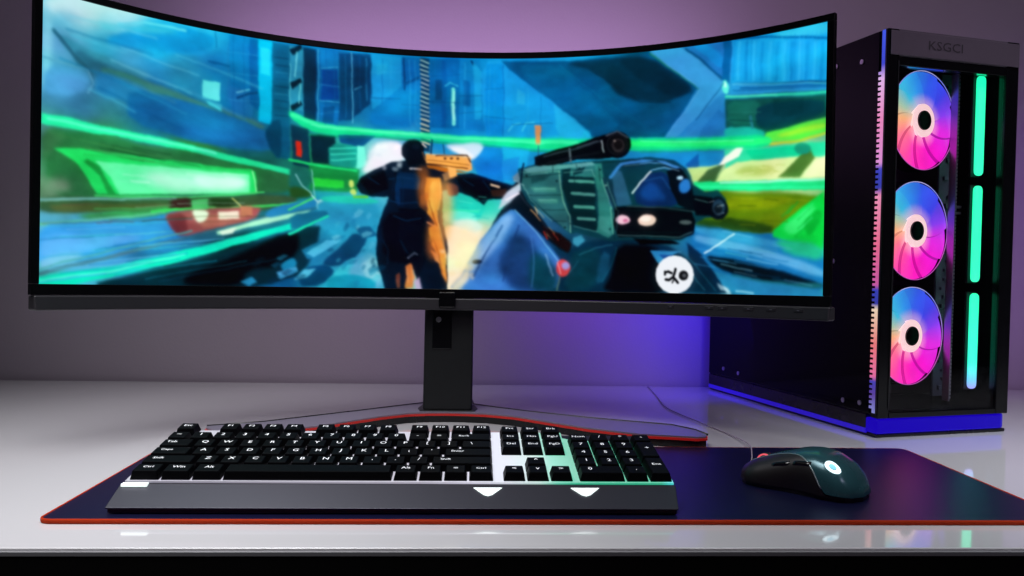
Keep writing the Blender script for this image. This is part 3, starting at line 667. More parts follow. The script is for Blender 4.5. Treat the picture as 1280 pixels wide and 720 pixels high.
l|0C4870|0.8|1.67574|844.1 249.8 859.1 252.9 873.9 255.9
l|1868A0|0.8|1.72001|888 260.8 902.5 263.7 916.9 266.6
l|58B0B8|0.8|1.1096|867.3 244.9 886.6 248.9 905.7 253
l|3C98C8|0.8|1.12547|803.1 248.6 820.2 252.1 837.3 255.6
l|3C98C8|0.8|1.4015|803.4 267.9 819 270.9 834.5 273.9
l|2C84B8|0.8|0.915946|893.5 246.2 904.1 248.5 914.6 250.7
l|7CC8F0|0.8|1.62037|837.6 228.7 855.9 232.7 874.1 236.6
l|58B0B8|0.8|1.79851|877.4 251.3 889.9 253.9 902.3 256.5
l|58B0B8|0.8|1.8651|841 254.5 855.4 257.5 869.6 260.4
l|2C84B8|0.8|0.879715|880.4 266 896.8 269.3 913.1 272.5
p|78C8DC|1|0|357.7 208.5 364.4 202.1 371.3 204.2 367.3 210.6 360.5 214.5
p|0C4468|1|0|378.1 280.3 385.3 274.4 392.6 276.5 388.3 282.4 381.1 286
p|145C80|1|0|351 271.8 358 267.8 365.1 269.1 360.9 273.1 353.9 275.5
p|1C7CA4|1|0|382.4 226.6 385.8 221.7 389.3 223.5 387.3 228.3 383.8 231.3
p|0C4468|1|0|334.1 241.9 339.5 238.5 345 239.6 341.8 242.9 336.3 245
p|1C7CA4|1|0|346.8 273.8 351 271 355.2 272 352.7 274.8 348.5 276.5
p|0C4468|1|0|382.8 275.1 385.4 271 388.1 272.6 386.6 276.7 384 279.2
p|3CA8C0|1|0|333.2 223.8 337.6 219.2 342.2 220.8 339.5 225.4 335 228.2
p|1C7CA4|1|0|356.1 225.4 359.6 222.1 363.2 223.2 361.1 226.5 357.6 228.6
p|3CA8C0|1|0|383 292.8 389 286.6 395.2 288.9 391.6 295 385.5 298.7
p|58B8D8|1|0|377.6 249.6 382.4 243.4 387.2 245.7 384.4 251.8 379.6 255.6
p|145C80|1|0|347 225.5 349.7 219.4 352.5 221.7 350.9 227.7 348.2 231.4
p|0C4468|1|0|388.2 279 395 273.5 402.1 275.5 397.9 280.9 391 284.3
p|78C8DC|1|0|361.2 226.5 363.8 222.4 366.4 223.9 364.9 228 362.3 230.5
p|145C80|1|0|344.3 228 349.1 222.2 354.1 224.3 351.2 230 346.4 233.6
p|1C7CA4|1|0|320.8 236 324.7 230.3 328.6 232.4 326.4 238.1 322.5 241.6
p|1C7CA4|1|0|360.6 298.5 364.6 294.1 368.7 295.8 366.3 300.1 362.3 302.7
p|1C7CA4|1|0|354.1 221.2 357.7 215.2 361.5 217.4 359.3 223.3 355.7 227
p|58B8D8|1|0|374.4 211.3 378.5 206 382.6 207.9 380.2 213.1 376.2 216.2
p|0A3450|1|0|380.9 269.5 383.9 264.2 386.9 266.2 385.2 271.5 382.2 274.7
p|3CA8C0|1|0|309.6 223.9 313.1 218.9 316.6 220.7 314.6 225.6 311.1 228.7
p|0A3450|1|0|325.3 256.7 330.6 253.8 336.1 254.8 332.9 257.6 327.5 259.3
p|58B8D8|1|0|333.7 243.4 339.3 237.1 344.9 239.4 341.6 245.6 336.1 249.5
p|3CA8C0|1|0|337.7 269.9 340.7 266.2 343.9 267.6 342.1 271.3 339 273.6
p|145C80|1|0|369.3 278.4 372.5 274.4 375.8 275.9 373.9 279.9 370.7 282.3
p|0C4468|1|0|366 249 370.2 246.4 374.4 247.2 371.9 249.9 367.7 251.5
p|1C7CA4|1|0|378.4 284 384.9 278 391.6 280.2 387.7 286.1 381.1 289.7
p|78C8DC|1|0|331.6 240.7 337.1 237.3 342.6 238.4 339.4 241.8 333.9 243.9
p|145C80|1|0|369.6 256.6 372.6 253.6 375.7 254.7 373.9 257.6 370.9 259.4
p|78C8DC|1|0|367.4 235.1 375.2 230.4 383.1 231.9 378.5 236.5 370.6 239.4
p|1C7CA4|1|0|344.3 240.9 347.3 236.2 350.5 237.9 348.7 242.6 345.6 245.5
p|3CA8C0|1|0|363.5 271.3 367.1 267.5 370.6 268.9 368.6 272.7 365 275
p|58B8D8|1|0|355.7 212.7 359.5 209.9 363.3 210.8 361.1 213.6 357.3 215.4
p|1C7CA4|1|0|343.8 277.7 348.1 272.2 352.6 274.3 350 279.8 345.6 283.1
p|2C88B0|1|0|263 292.3 271.7 287.1 277.6 289 268.9 296.2
p|0A3450|1|0|251.9 298.1 260.5 292.9 266.4 294.8 257.7 301.9
p|062030|1|0|268.3 286.7 277.1 281.5 283 283.3 274.3 290.6
p|0A3450|1|0|286 292.7 294.8 287.5 300.8 289.4 292 296.6
p|062030|1|0|236.5 272.3 245.1 267.1 250.9 268.9 242.3 276.1
p|2C88B0|1|0|262.9 268.6 271.6 263.3 277.5 265.1 268.8 272.4
p|062030|1|0|232.8 277.5 241.4 272.3 247.2 274.2 238.6 281.3
p|1C6890|1|0|275.1 286.5 283.9 281.2 289.8 283.1 281 290.4
p|062030|1|0|236.2 284.7 244.8 279.6 250.6 281.4 242 288.6
p|1C6890|1|0|256 277.6 264.7 272.4 270.6 274.2 261.9 281.4
p|F0D8A0|1.5|0|505.7 229 505.5 229.6 504.9 230.3 504.1 230.8 503 231.1 501.8 231.2 500.6 231.2 499.5 230.9 498.6 230.4 498 229.8 497.8 229.1 498 228.4 498.6 227.8 499.4 227.3 500.5 226.9 501.7 226.8 502.9 226.9 504 227.2 504.9 227.7 505.5 228.3
p|F0D8A0|1.5|0|509.7 274.7 509.6 276.2 509.2 277.4 508.6 278.4 507.8 279.1 506.9 279.3 506 279.1 505.2 278.5 504.5 277.5 504.1 276.2 503.9 274.8 504 273.4 504.4 272.2 505 271.1 505.8 270.5 506.7 270.2 507.6 270.4 508.4 271.1 509.1 272.1 509.5 273.3
p|F8ECC8|1.5|0|511.1 239.2 511 241.1 510.6 242.7 510 244 509.1 244.8 508.2 245.1 507.3 244.9 506.5 244.1 505.8 242.8 505.4 241.1 505.2 239.3 505.3 237.5 505.7 235.9 506.3 234.6 507.1 233.7 508 233.4 509 233.7 509.8 234.5 510.5 235.8 510.9 237.4
p|F0D8A0|1.5|0|501.2 271.2 501 272.5 500.3 273.8 499.2 274.8 497.9 275.4 496.3 275.7 494.8 275.5 493.4 274.9 492.3 273.9 491.5 272.7 491.3 271.3 491.5 270 492.2 268.7 493.3 267.7 494.6 267.1 496.2 266.8 497.7 267 499.1 267.6 500.2 268.6 501 269.8
p|F8ECC8|1.5|0|504.2 257.7 504.1 259.3 503.7 260.8 503.1 262 502.4 262.7 501.6 263 500.8 262.8 500 262 499.4 260.9 499 259.4 498.9 257.8 499 256.2 499.3 254.7 499.9 253.5 500.6 252.7 501.4 252.5 502.3 252.7 503 253.4 503.6 254.6 504 256.1
p|F0D8A0|1.5|0|520.8 239.5 520.7 241.3 520.4 242.8 519.8 244.1 519.1 244.9 518.4 245.2 517.6 244.9 516.9 244.1 516.3 242.9 515.9 241.3 515.8 239.6 515.9 237.9 516.2 236.3 516.7 235.1 517.4 234.2 518.2 234 519 234.2 519.7 235 520.3 236.2 520.6 237.8
p|F0D8A0|1.5|0|492.7 284.6 492.5 285.7 491.9 286.7 490.9 287.6 489.6 288.1 488.2 288.3 486.8 288.1 485.6 287.6 484.6 286.9 483.9 285.8 483.7 284.7 483.9 283.6 484.5 282.6 485.5 281.7 486.7 281.2 488.1 281 489.5 281.2 490.8 281.7 491.8 282.4 492.4 283.5
p|FFF4D0|1.5|0|485.1 261 485 262.2 484.5 263.2 483.7 264.1 482.7 264.7 481.7 264.9 480.6 264.7 479.6 264.2 478.8 263.3 478.2 262.3 478.1 261.1 478.2 259.9 478.7 258.9 479.5 258 480.4 257.4 481.5 257.2 482.6 257.4 483.6 257.9 484.4 258.7 484.9 259.8
p|F0D8A0|1.5|0|516.3 286.8 516.2 288.3 515.8 289.7 515.1 290.8 514.3 291.5 513.3 291.8 512.4 291.6 511.5 290.9 510.8 289.8 510.3 288.4 510.2 286.9 510.3 285.4 510.7 284 511.4 282.9 512.2 282.1 513.2 281.9 514.1 282.1 515 282.8 515.7 283.9 516.2 285.3
p|FFF4D0|1.5|0|512.9 243.4 512.8 244.6 512.4 245.6 511.9 246.5 511.1 247.1 510.3 247.3 509.5 247.1 508.8 246.6 508.2 245.7 507.8 244.6 507.7 243.5 507.8 242.3 508.1 241.2 508.7 240.3 509.4 239.8 510.2 239.6 511 239.7 511.8 240.3 512.3 241.1 512.7 242.2
p|FFF4D0|1.5|0|478.7 255.6 478.5 256.5 478 257.3 477.1 257.9 476.1 258.3 474.8 258.5 473.6 258.4 472.5 258 471.7 257.4 471.1 256.6 470.9 255.7 471.1 254.8 471.6 254 472.5 253.4 473.6 253 474.8 252.8 476 252.9 477.1 253.3 477.9 253.9 478.5 254.7
p|F8ECC8|1.5|0|501.4 234.2 501.3 235.9 501 237.4 500.5 238.6 499.9 239.4 499.2 239.7 498.5 239.4 497.8 238.7 497.3 237.5 496.9 236 496.8 234.3 496.9 232.6 497.2 231.1 497.7 229.9 498.3 229.1 499 228.8 499.7 229.1 500.3 229.8 500.9 231 501.2 232.5
p|D8C8A0|1.5|0|515.1 275.5 514.9 277 514.2 278.3 513.1 279.3 511.6 280 510 280.3 508.4 280.1 507 279.4 505.8 278.4 505.1 277.1 504.8 275.7 505 274.2 505.8 272.9 506.9 271.9 508.3 271.2 509.9 271 511.5 271.2 512.9 271.8 514.1 272.8 514.8 274.1
p|D8C8A0|1.5|0|501.2 245.9 501 247.2 500.4 248.4 499.4 249.3 498.2 250 496.8 250.2 495.4 250 494.2 249.4 493.1 248.5 492.5 247.4 492.3 246.1 492.5 244.8 493.1 243.6 494 242.7 495.3 242.1 496.7 241.8 498.1 242 499.3 242.6 500.3 243.5 501 244.7
p|E0E8F4|1.4|0|420.1 144.2 420 145.2 419.5 146 418.8 146.7 417.8 147.2 416.8 147.4 415.8 147.3 414.8 146.9 414.1 146.3 413.6 145.4 413.4 144.5 413.6 143.6 414 142.7 414.8 142 415.7 141.6 416.7 141.4 417.8 141.5 418.7 141.9 419.4 142.5 419.9 143.3
p|E0E8F4|1.4|0|399.9 147.3 399.8 148.2 399.4 149.1 398.7 149.9 397.8 150.4 396.9 150.6 395.9 150.5 395.1 150.1 394.4 149.4 393.9 148.5 393.7 147.5 393.9 146.6 394.3 145.7 395 144.9 395.8 144.4 396.8 144.2 397.7 144.3 398.6 144.7 399.3 145.4 399.7 146.3
p|FFFFFF|1.4|0|392.6 120.1 392.5 121.1 392.1 122.1 391.4 122.9 390.6 123.4 389.7 123.6 388.8 123.5 387.9 123.1 387.3 122.3 386.8 121.4 386.7 120.4 386.8 119.4 387.2 118.4 387.9 117.6 388.7 117.1 389.6 116.9 390.5 117 391.4 117.4 392 118.1 392.5 119
p|C8D8E8|1.4|0|394.8 131 394.6 131.8 394 132.6 393 133.3 391.8 133.7 390.5 133.9 389.1 133.8 387.9 133.5 386.9 133 386.3 132.3 386 131.4 386.2 130.6 386.8 129.8 387.8 129.1 389 128.7 390.4 128.5 391.7 128.5 393 128.9 393.9 129.4 394.6 130.1
p|FFFFFF|1.4|0|402.4 121 402.2 121.8 401.5 122.5 400.5 123.2 399.2 123.6 397.7 123.8 396.3 123.8 395 123.5 393.9 122.9 393.3 122.3 393 121.5 393.2 120.7 393.9 119.9 394.9 119.3 396.2 118.8 397.7 118.6 399.1 118.7 400.4 119 401.5 119.5 402.1 120.2
p|C8D8E8|1.4|0|415.4 148.7 415.2 149.7 414.6 150.6 413.7 151.3 412.5 151.8 411.2 152 409.9 151.9 408.7 151.5 407.8 150.9 407.1 150 406.9 149 407.1 148 407.7 147.1 408.6 146.4 409.8 145.9 411.1 145.7 412.4 145.7 413.6 146.2 414.6 146.8 415.2 147.7
p|C8D8E8|1.4|0|386.3 129.2 386.1 130.4 385.4 131.6 384.4 132.5 383 133.1 381.5 133.4 379.9 133.3 378.5 132.8 377.4 132 376.7 131 376.4 129.8 376.7 128.6 377.4 127.4 378.4 126.5 379.8 125.9 381.3 125.6 382.9 125.7 384.3 126.2 385.4 127 386.1 128
p|E0E8F4|1.4|0|420.2 140.9 420 141.9 419.6 142.8 418.9 143.5 418 144 417 144.2 416 144.1 415.1 143.7 414.3 143 413.9 142.1 413.7 141.1 413.8 140.1 414.3 139.2 415 138.5 415.9 138 416.9 137.8 417.9 137.9 418.8 138.3 419.5 139 420 139.9
p|E0E8F4|1.4|0|400.8 124 400.6 125 399.9 126 399 126.7 397.8 127.3 396.4 127.5 395.1 127.4 393.8 127 392.9 126.3 392.2 125.5 392 124.5 392.2 123.5 392.8 122.5 393.8 121.7 395 121.2 396.3 121 397.7 121.1 398.9 121.5 399.9 122.1 400.5 123
p|FFFFFF|1.4|0|414.6 121.2 414.5 122.2 414.2 123.2 413.6 123.9 413 124.4 412.2 124.6 411.4 124.5 410.7 124 410.2 123.4 409.8 122.5 409.7 121.5 409.8 120.5 410.1 119.6 410.7 118.8 411.3 118.4 412.1 118.2 412.9 118.3 413.5 118.7 414.1 119.4 414.5 120.3
p|FFFFFF|1.4|0|418.7 118 418.5 118.6 417.8 119.3 416.9 119.8 415.7 120.2 414.3 120.3 413 120.3 411.8 120 410.8 119.6 410.2 119.1 410 118.4 410.2 117.7 410.8 117.1 411.7 116.6 412.9 116.2 414.3 116 415.6 116.1 416.8 116.3 417.8 116.8 418.4 117.3
p|C8D8E8|1.4|0|382.9 133.6 382.7 134.5 382.1 135.4 381.1 136.1 379.8 136.5 378.4 136.8 377 136.7 375.7 136.4 374.7 135.8 374 135 373.8 134.1 374 133.2 374.6 132.4 375.6 131.7 376.9 131.2 378.3 131 379.7 131 381 131.4 382 132 382.7 132.7
l|1C9C98|0.8|1.4|497.2 197.1 507.4 196.7
l|68E8C8|0.8|1.4|495 188.9 513.2 190.5
l|2CD0A8|0.8|1.4|502.4 185 519.6 185.5
l|2CD0A8|0.8|1.4|483.2 188.9 500.9 186.4
l|68E8C8|0.8|1.4|510.2 200.4 523.2 199.1
l|1C9C98|0.8|1.4|524.9 209 535.2 210.2
l|187C88|0.8|1.4|525.1 186.7 540.5 185
l|187C88|0.8|1.4|513.1 208 524.7 206.4
l|68E8C8|0.8|1.4|520.4 181.9 530.1 182.7
q|FFB860|6|0|487 199.9 486.7 212.9 485.4 224.7 483.2 234.1 480.3 240.2 477.1 242.3 473.8 240.3 470.8 234.4 468.4 225.1 466.7 213.4 466 200.4 466.3 187.3 467.6 175.5 469.7 166.2 472.6 160.1 475.8 157.9 479.1 159.9 482.1 165.8 484.6 175.1 486.3 186.8
q|FFE8B0|8|0|521.6 250 520.8 259.8 518.2 268.7 514.1 275.8 508.9 280.3 503.1 282 497.2 280.5 491.8 276.1 487.5 269.2 484.7 260.4 483.6 250.6 484.3 240.8 486.9 232 491 224.9 496.2 220.3 502 218.6 507.9 220 513.3 224.4 517.6 231.4 520.5 240.2
q|050D1C|1|0|417.5 174.6 448.8 173.5 453.4 200.7 447.4 219.8 460.3 240.6 450.3 272.4 444.3 288.3 433.6 272.7 416.5 241.6
m|0E2A48|0.7|1.6|417.1 147.4 421.7 176.5 419.9 197.5
m|0E2A48|0.7|1.6|433.7 148.8 438.3 173.8
m|183C64|0.7|1.6|402.8 162.6 417.3 159.9 433.9 161.4
m|183C64|0.7|1.6|401.1 189.8 417.8 193.4 440.7 190.6
m|183C64|0.7|1.6|409.7 210.4 426.5 216.2 445.2 211.5
m|0E2A48|0.7|1.6|395.7 242.2 404.2 254.5 402.4 273.4
m|0E2A48|0.7|1.6|418.5 241.6 429.2 258.1
m|10345C|0.7|1.6|378 161.7 390.5 169.4
m|0E2A48|0.7|1.6|501.1 159.4 513.9 167.7
m|0E2A48|0.7|1.6|526.5 161.1 535.2 173.7
m|000308|0.6|1.6|410.9 153.9 409.4 189.5
m|000308|0.6|1.6|444.3 154.7 442.7 190.5
m|000308|0.6|1.6|415.8 201.9 442.9 201
m|FFD880|0.7|1.8|468.5 164.5 469.9 183.4 467 200.3
m|FFC870|0.6|1.4|468.4 219.3 475 242.4 480.8 271.8
m|7C3818|0.7|1.6|455.3 188 459.7 204.7 466.3 221.5
m|8C4820|0.7|1.6|460.2 236.4 469 257.3 474.6 282.5
m|FFE0A0|0.5|1|452.2 127.1 479.5 128.3 509.1 130.8
m|5C3010|0.5|1.2|452.3 135.5 475.5 136.8 507.1 140.3
q|F8C060|0.9|0|463.4 173 463.3 174.7 462.9 176.1 462.2 177.3 461.3 178.1 460.4 178.4 459.4 178.2 458.5 177.4 457.8 176.3 457.3 174.8 457.1 173.2 457.3 171.6 457.7 170.1 458.4 168.9 459.2 168.1 460.2 167.9 461.2 168.1 462.1 168.8 462.8 170 463.2 171.4
q|E07830|1|0|454.8 183.8 454.7 185.1 454.3 186.3 453.7 187.3 453 187.9 452.1 188.1 451.3 187.9 450.5 187.3 449.9 186.4 449.5 185.3 449.3 184 449.5 182.7 449.8 181.5 450.4 180.5 451.2 179.9 452 179.7 452.8 179.9 453.6 180.4 454.2 181.4 454.6 182.5
q|C87030|4|0|457.2 175.3 456.9 181.8 455.8 187.7 454 192.5 451.7 195.5 449.1 196.6 446.5 195.7 444.1 192.7 442.2 188.1 440.9 182.3 440.4 175.8 440.7 169.3 441.8 163.4 443.6 158.7 445.9 155.7 448.5 154.5 451.1 155.5 453.4 158.4 455.4 163 456.7 168.8
q|D88038|5|0|467.6 240.4 467.4 248.9 466.5 256.6 465 262.6 463 266.6 460.7 268 458.4 266.7 456.3 262.8 454.6 256.8 453.4 249.2 453 240.7 453.2 232.3 454.1 224.6 455.6 218.5 457.6 214.6 459.9 213.2 462.1 214.5 464.3 218.3 466 224.3 467.1 231.9
q|A05828|4|0|454.7 152.2 454.3 154.8 453.2 157.2 451.4 159.2 449 160.4 446.5 160.9 443.9 160.6 441.5 159.5 439.6 157.7 438.4 155.4 438 152.8 438.3 150.2 439.5 147.8 441.3 145.9 443.6 144.6 446.2 144.1 448.8 144.4 451.1 145.5 453 147.3 454.3 149.6
q|E89848|3|0|470.9 181.3 470.7 187.8 469.9 193.7 468.6 198.4 466.9 201.4 464.9 202.5 463 201.5 461.2 198.6 459.7 194 458.7 188.1 458.3 181.6 458.5 175.1 459.3 169.2 460.6 164.5 462.3 161.5 464.3 160.4 466.2 161.3 468 164.3 469.5 168.9 470.5 174.8
q|101C2C|0.7|0|442.7 118 442.4 119.3 441.7 120.5 440.6 121.4 439.1 122.1 437.5 122.4 435.9 122.2 434.4 121.7 433.3 120.8 432.5 119.7 432.2 118.4 432.5 117.1 433.2 115.9 434.3 114.9 435.8 114.2 437.4 114 439 114.1 440.4 114.6 441.6 115.5 442.4 116.7
m|2C4058|0.6|1|422.8 115.7 429 110.1 437.3 109.8
m|C89060|0.6|1.2|445.9 125.2 449.2 135.6
m|D8A070|0.6|1.2|427.4 279.1 429.8 295.9
m|F0B070|0.6|1.2|433.6 274.8 436 293.7
m|0A2428|0.5|1.1|579.3 156.5 627.9 151.5
m|0A2428|0.5|1.1|586.1 179.6 630.5 179.7
m|0A2428|0.5|1.1|603.3 198.5 635 198.6
m|0A2428|0.5|1.1|618.3 213.2 637.3 213.2
m|0A2428|0.5|1.1|644.7 146.5 647 163.2
m|0A2428|0.5|1.1|678.2 143.1 680.6 161.8
m|0A2428|0.5|1.1|700.7 238.3 695.8 199.2
m|0A2428|0.5|1.1|712.5 199.4 796.6 203.5
m|0A2428|0.5|1.1|708.8 228 784.9 230
m|0A2428|0.5|1.1|682.3 139.1 732.1 135.8
m|0A2428|0.5|1.1|617.2 141.9 617.3 150.3
m|0A2428|0.5|1.1|648.8 140.3 651 148.7
m|78B8AC|0.5|1|577.4 164.9 590.4 185.9 618.3 213.2
m|78B8AC|0.5|1|632.1 150.5 669.9 147
m|78B8AC|0.5|1|689 164 702.1 199.2
m|78B8AC|0.5|1|677.5 227.9 645.9 219.5
m|78B8AC|0.5|1|674.2 157.5 669.9 147
m|78B8AC|0.5|1|711.6 144.1 744.6 140.4 771.2 144.8
m|78B8AC|0.5|1|802.3 187.9 818.5 192.5
m|78B8AC|0.5|1|589.9 152.3 611 150.3
m|78B8AC|0.5|1|594.4 171.2 621.9 171.3
m|78B8AC|0.5|1|601 185.9 624.2 186
q|04181C|0.5|0|585.1 154.4 585.1 154.9 584.8 155.3 584.5 155.6 584.1 155.9 583.6 155.9 583.1 155.9 582.6 155.6 582.3 155.3 582 154.9 582 154.4 582 153.9 582.2 153.4 582.6 153.1 583 152.9 583.5 152.8 584 152.9 584.5 153.1 584.8 153.4 585 153.9
q|04181C|0.5|0|625.4 160.9 625.3 161.4 625.1 161.8 624.8 162.1 624.3 162.3 623.8 162.4 623.4 162.3 622.9 162.1 622.6 161.8 622.3 161.3 622.2 160.8 622.3 160.4 622.5 159.9 622.9 159.6 623.3 159.4 623.8 159.3 624.3 159.4 624.7 159.6 625.1 159.9 625.3 160.4
q|04181C|0.5|0|637 221.6 636.9 222 636.7 222.5 636.3 222.8 635.9 223 635.4 223.1 634.9 223 634.5 222.8 634.1 222.5 633.9 222 633.8 221.6 633.9 221.1 634.1 220.6 634.4 220.3 634.9 220.1 635.3 220 635.8 220.1 636.3 220.3 636.6 220.6 636.9 221.1
q|9CC8BC|0.5|0|689.6 168.1 689.5 168.6 689.3 169 689 169.4 688.5 169.6 688 169.7 687.6 169.6 687.1 169.3 686.8 169 686.5 168.6 686.5 168.1 686.5 167.6 686.7 167.2 687.1 166.8 687.5 166.6 688 166.6 688.5 166.7 688.9 166.9 689.3 167.2 689.5 167.7
q|04181C|0.5|0|695.7 223.8 695.7 224.3 695.5 224.7 695.1 225.1 694.7 225.3 694.2 225.4 693.7 225.3 693.3 225.1 692.9 224.7 692.7 224.3 692.6 223.8 692.7 223.3 692.9 222.9 693.2 222.6 693.7 222.4 694.1 222.3 694.6 222.4 695.1 222.6 695.4 222.9 695.7 223.4
q|04181C|0.5|0|681.9 147.3 681.9 147.8 681.6 148.2 681.3 148.6 680.9 148.8 680.4 148.8 679.9 148.7 679.5 148.5 679.1 148.2 678.9 147.7 678.8 147.2 678.9 146.8 679.1 146.3 679.4 146 679.8 145.8 680.3 145.7 680.8 145.8 681.3 146.1 681.6 146.4 681.8 146.8
q|04181C|0.5|0|654.6 144.6 654.6 145.1 654.3 145.5 654 145.9 653.6 146.1 653.1 146.1 652.6 146 652.1 145.8 651.8 145.5 651.6 145 651.5 144.5 651.5 144.1 651.8 143.6 652.1 143.3 652.5 143.1 653 143 653.5 143.1 654 143.3 654.3 143.7 654.5 144.1
q|04181C|0.5|0|720.4 205.7 720.3 206.2 720.1 206.6 719.8 206.9 719.3 207.1 718.9 207.2 718.4 207.1 717.9 206.9 717.6 206.5 717.4 206.1 717.3 205.6 717.3 205.2 717.6 204.7 717.9 204.4 718.3 204.2 718.8 204.1 719.3 204.2 719.7 204.4 720.1 204.8 720.3 205.2
q|04181C|0.5|0|780.2 224.9 780.2 225.4 780 225.8 779.6 226.1 779.2 226.3 778.7 226.4 778.3 226.3 777.8 226.1 777.5 225.7 777.3 225.3 777.2 224.9 777.3 224.4 777.5 224 777.8 223.7 778.2 223.5 778.7 223.4 779.2 223.5 779.6 223.7 779.9 224 780.2 224.5
m|0A2026|0.5|1.6|640.8 168.3 670.3 170.9
m|0A2026|0.5|1.6|641.1 185 670.6 187.4
m|0A2026|0.5|1.6|641.4 201.7 670.8 204
m|0A2026|0.5|1.6|641.6 216.3 671.1 218.5
m|B0E0E8|0.5|1|748.8 149.7 765.2 147.5 781.6 153.3
m|4C90D0|0.7|1.4|732.2 140.9 758.9 141.1 779.4 148.2
m|1C4C80|0.9|2|738.8 163.5 759.3 160.2 771.8 174.8
m|2C5C68|0.5|1|704.2 199.3 702.6 230.1
m|D0D8DC|0.5|1|820.5 192.6 826.4 190.9
q|2A3C4C|0.8|0|839.5 201.1 839.1 204.1 838.1 206.7 836.4 208.8 834.2 210.1 831.7 210.5 829.3 209.9 827 208.5 825.2 206.3 824 203.5 823.6 200.5 823.9 197.5 825 194.8 826.7 192.7 828.9 191.5 831.4 191.1 833.8 191.7 836.1 193.1 837.9 195.4 839 198.1
q|05090E|0.7|0|836.5 202 836.3 203.7 835.6 205.3 834.6 206.6 833.2 207.4 831.7 207.6 830.1 207.3 828.7 206.4 827.6 205 826.9 203.4 826.6 201.6 826.8 199.8 827.5 198.2 828.6 196.9 829.9 196.2 831.5 195.9 833 196.3 834.4 197.2 835.5 198.5 836.3 200.2
m|A8B8C4|0.5|1.2|830.5 198.8 836.4 197.1
m|2C3440|0.6|1.4|616.9 127.3 673.5 111.9
m|1C2028|0.7|2|610.8 137.7 680 124.5
m|6C7880|0.5|1|648.4 117.4 677.6 110
q|20242C|0.6|0|715.8 116.7 715.2 121.1 713.2 125 710.2 128.1 706.3 129.9 702 130.5 697.6 129.6 693.7 127.4 690.5 124.1 688.4 120 687.7 115.5 688.3 111.1 690.2 107.2 693.3 104.1 697.2 102.2 701.5 101.7 705.9 102.6 709.8 104.9 713 108.2 715 112.3
q|08080C|0.6|0|713.7 116.6 713.2 120.4 711.5 123.7 708.9 126.3 705.6 128 702 128.4 698.2 127.7 694.9 125.8 692.2 123 690.4 119.5 689.8 115.6 690.3 111.8 691.9 108.4 694.5 105.8 697.8 104.2 701.5 103.8 705.2 104.5 708.6 106.5 711.3 109.3 713.1 112.8
q|463C40|0.7|0|711.1 117.5 710.8 120.4 709.6 122.9 707.8 124.8 705.5 126.1 703 126.4 700.4 125.9 698 124.4 696.2 122.3 694.9 119.7 694.5 116.8 694.8 114 696 111.4 697.8 109.5 700.1 108.3 702.6 107.9 705.2 108.5 707.6 109.9 709.4 112 710.7 114.7
q|0A080A|0.6|0|708.5 116.4 708.3 118.3 707.5 120 706.2 121.3 704.7 122.1 702.9 122.3 701.1 121.9 699.5 121 698.2 119.6 697.4 117.8 697.1 115.9 697.3 114 698.1 112.3 699.3 111 700.9 110.2 702.7 110 704.5 110.4 706.1 111.3 707.4 112.7 708.2 114.5
q|B8A8A0|0.6|0|700.2 110.9 700.1 111.3 699.9 111.7 699.5 112 699.1 112.2 698.6 112.3 698 112.2 697.6 111.9 697.2 111.6 697 111.2 696.9 110.8 696.9 110.3 697.2 109.9 697.5 109.6 698 109.4 698.5 109.4 699 109.5 699.5 109.7 699.9 110 700.1 110.4
m|C84030|0.6|1.4|620.7 230 627.2 238.3
m|D8C080|0.5|1|594.8 194.3 607.7 209
m|C8A060|0.5|1|614.3 221.6 622.8 230
m|98B0BC|0.6|1.2|566.7 160.7 579.5 167
m|2C3C48|0.6|1.4|575.5 179.7 594.9 200.7 612.2 223.7
m|506878|0.5|1|565 186.1 552.5 198.8
m|1C3C6C|1.6|2.96341|552.8 219.9 530.1 256.2 515.8 286
m|1C3C6C|1.6|2.46725|574 219.7 566 249.3 554 291.8
m|4C80C0|1.6|1.61207|591.2 234.3 596 270.1 592.3 299.6
m|9CC0EC|1.6|2.14035|542.5 234.9 523.9 260.5
m|9CC0EC|1.6|2.10455|610.6 257.3 619.5 284.5
m|2C7C94|1|1.6|654.9 257 675.8 248.6 696.6 244.4
m|1C6880|1|1.6|642.7 280 652.9 265.3
m|2C7C94|1|1.6|775.2 256.8 795.8 274.7 816.3 300
m|1C6880|1|1.6|781.2 248.8 805.8 270.7 830.3 299.8
m|1C6880|1|1.6|702.9 248.5 697 269.1 684.9 291.9
m|58A8D0|0.6|1.2|748.5 252.7 785.3 252.8
m|58A8D0|0.6|1.4|748.5 252.7 761.1 270.8
q|C8E0F0|0.9|0|832.1 290.1 842.1 295.8 846.2 301.5 836.2 299.7
L|D0ECF4|0.6|2|815.5 255 851.9 232.3
P|2C88BC|0.8|0|747.5 251.7 785.3 251.8 773.2 258.8 761.1 270.8
P|14488C|0.8|0|758.9 256.7 777.2 256.8 767.2 264.8
P|E6EAF0|0.5|0|803 281.5 801.9 288.8 798.6 295.5 793.3 300.8 786.6 304.3 779.1 305.6 771.5 304.6 764.6 301.3 759.1 296.1 755.5 289.4 754.2 281.9 755.2 274.4 758.6 267.7 764 262.3 770.7 258.9 778.3 257.8 785.8 259 792.6 262.4 798.1 267.6 801.6 274.2
L|0A0C10|0.4|3|766.4 278.8 770.5 277.8 774.6 279.7
L|0A0C10|0.4|3.2|767.6 287.8 771.7 288.3 776.7 284.7
L|0A0C10|0.4|2.4|766.4 277.8 766.4 281.8
L|0A0C10|0.4|3|779.6 274.7 778.6 279.7 776.7 284.7 779.8 287.7 782.9 291.6
L|0A0C10|0.4|1.6|777.8 287.7 775.8 291.7
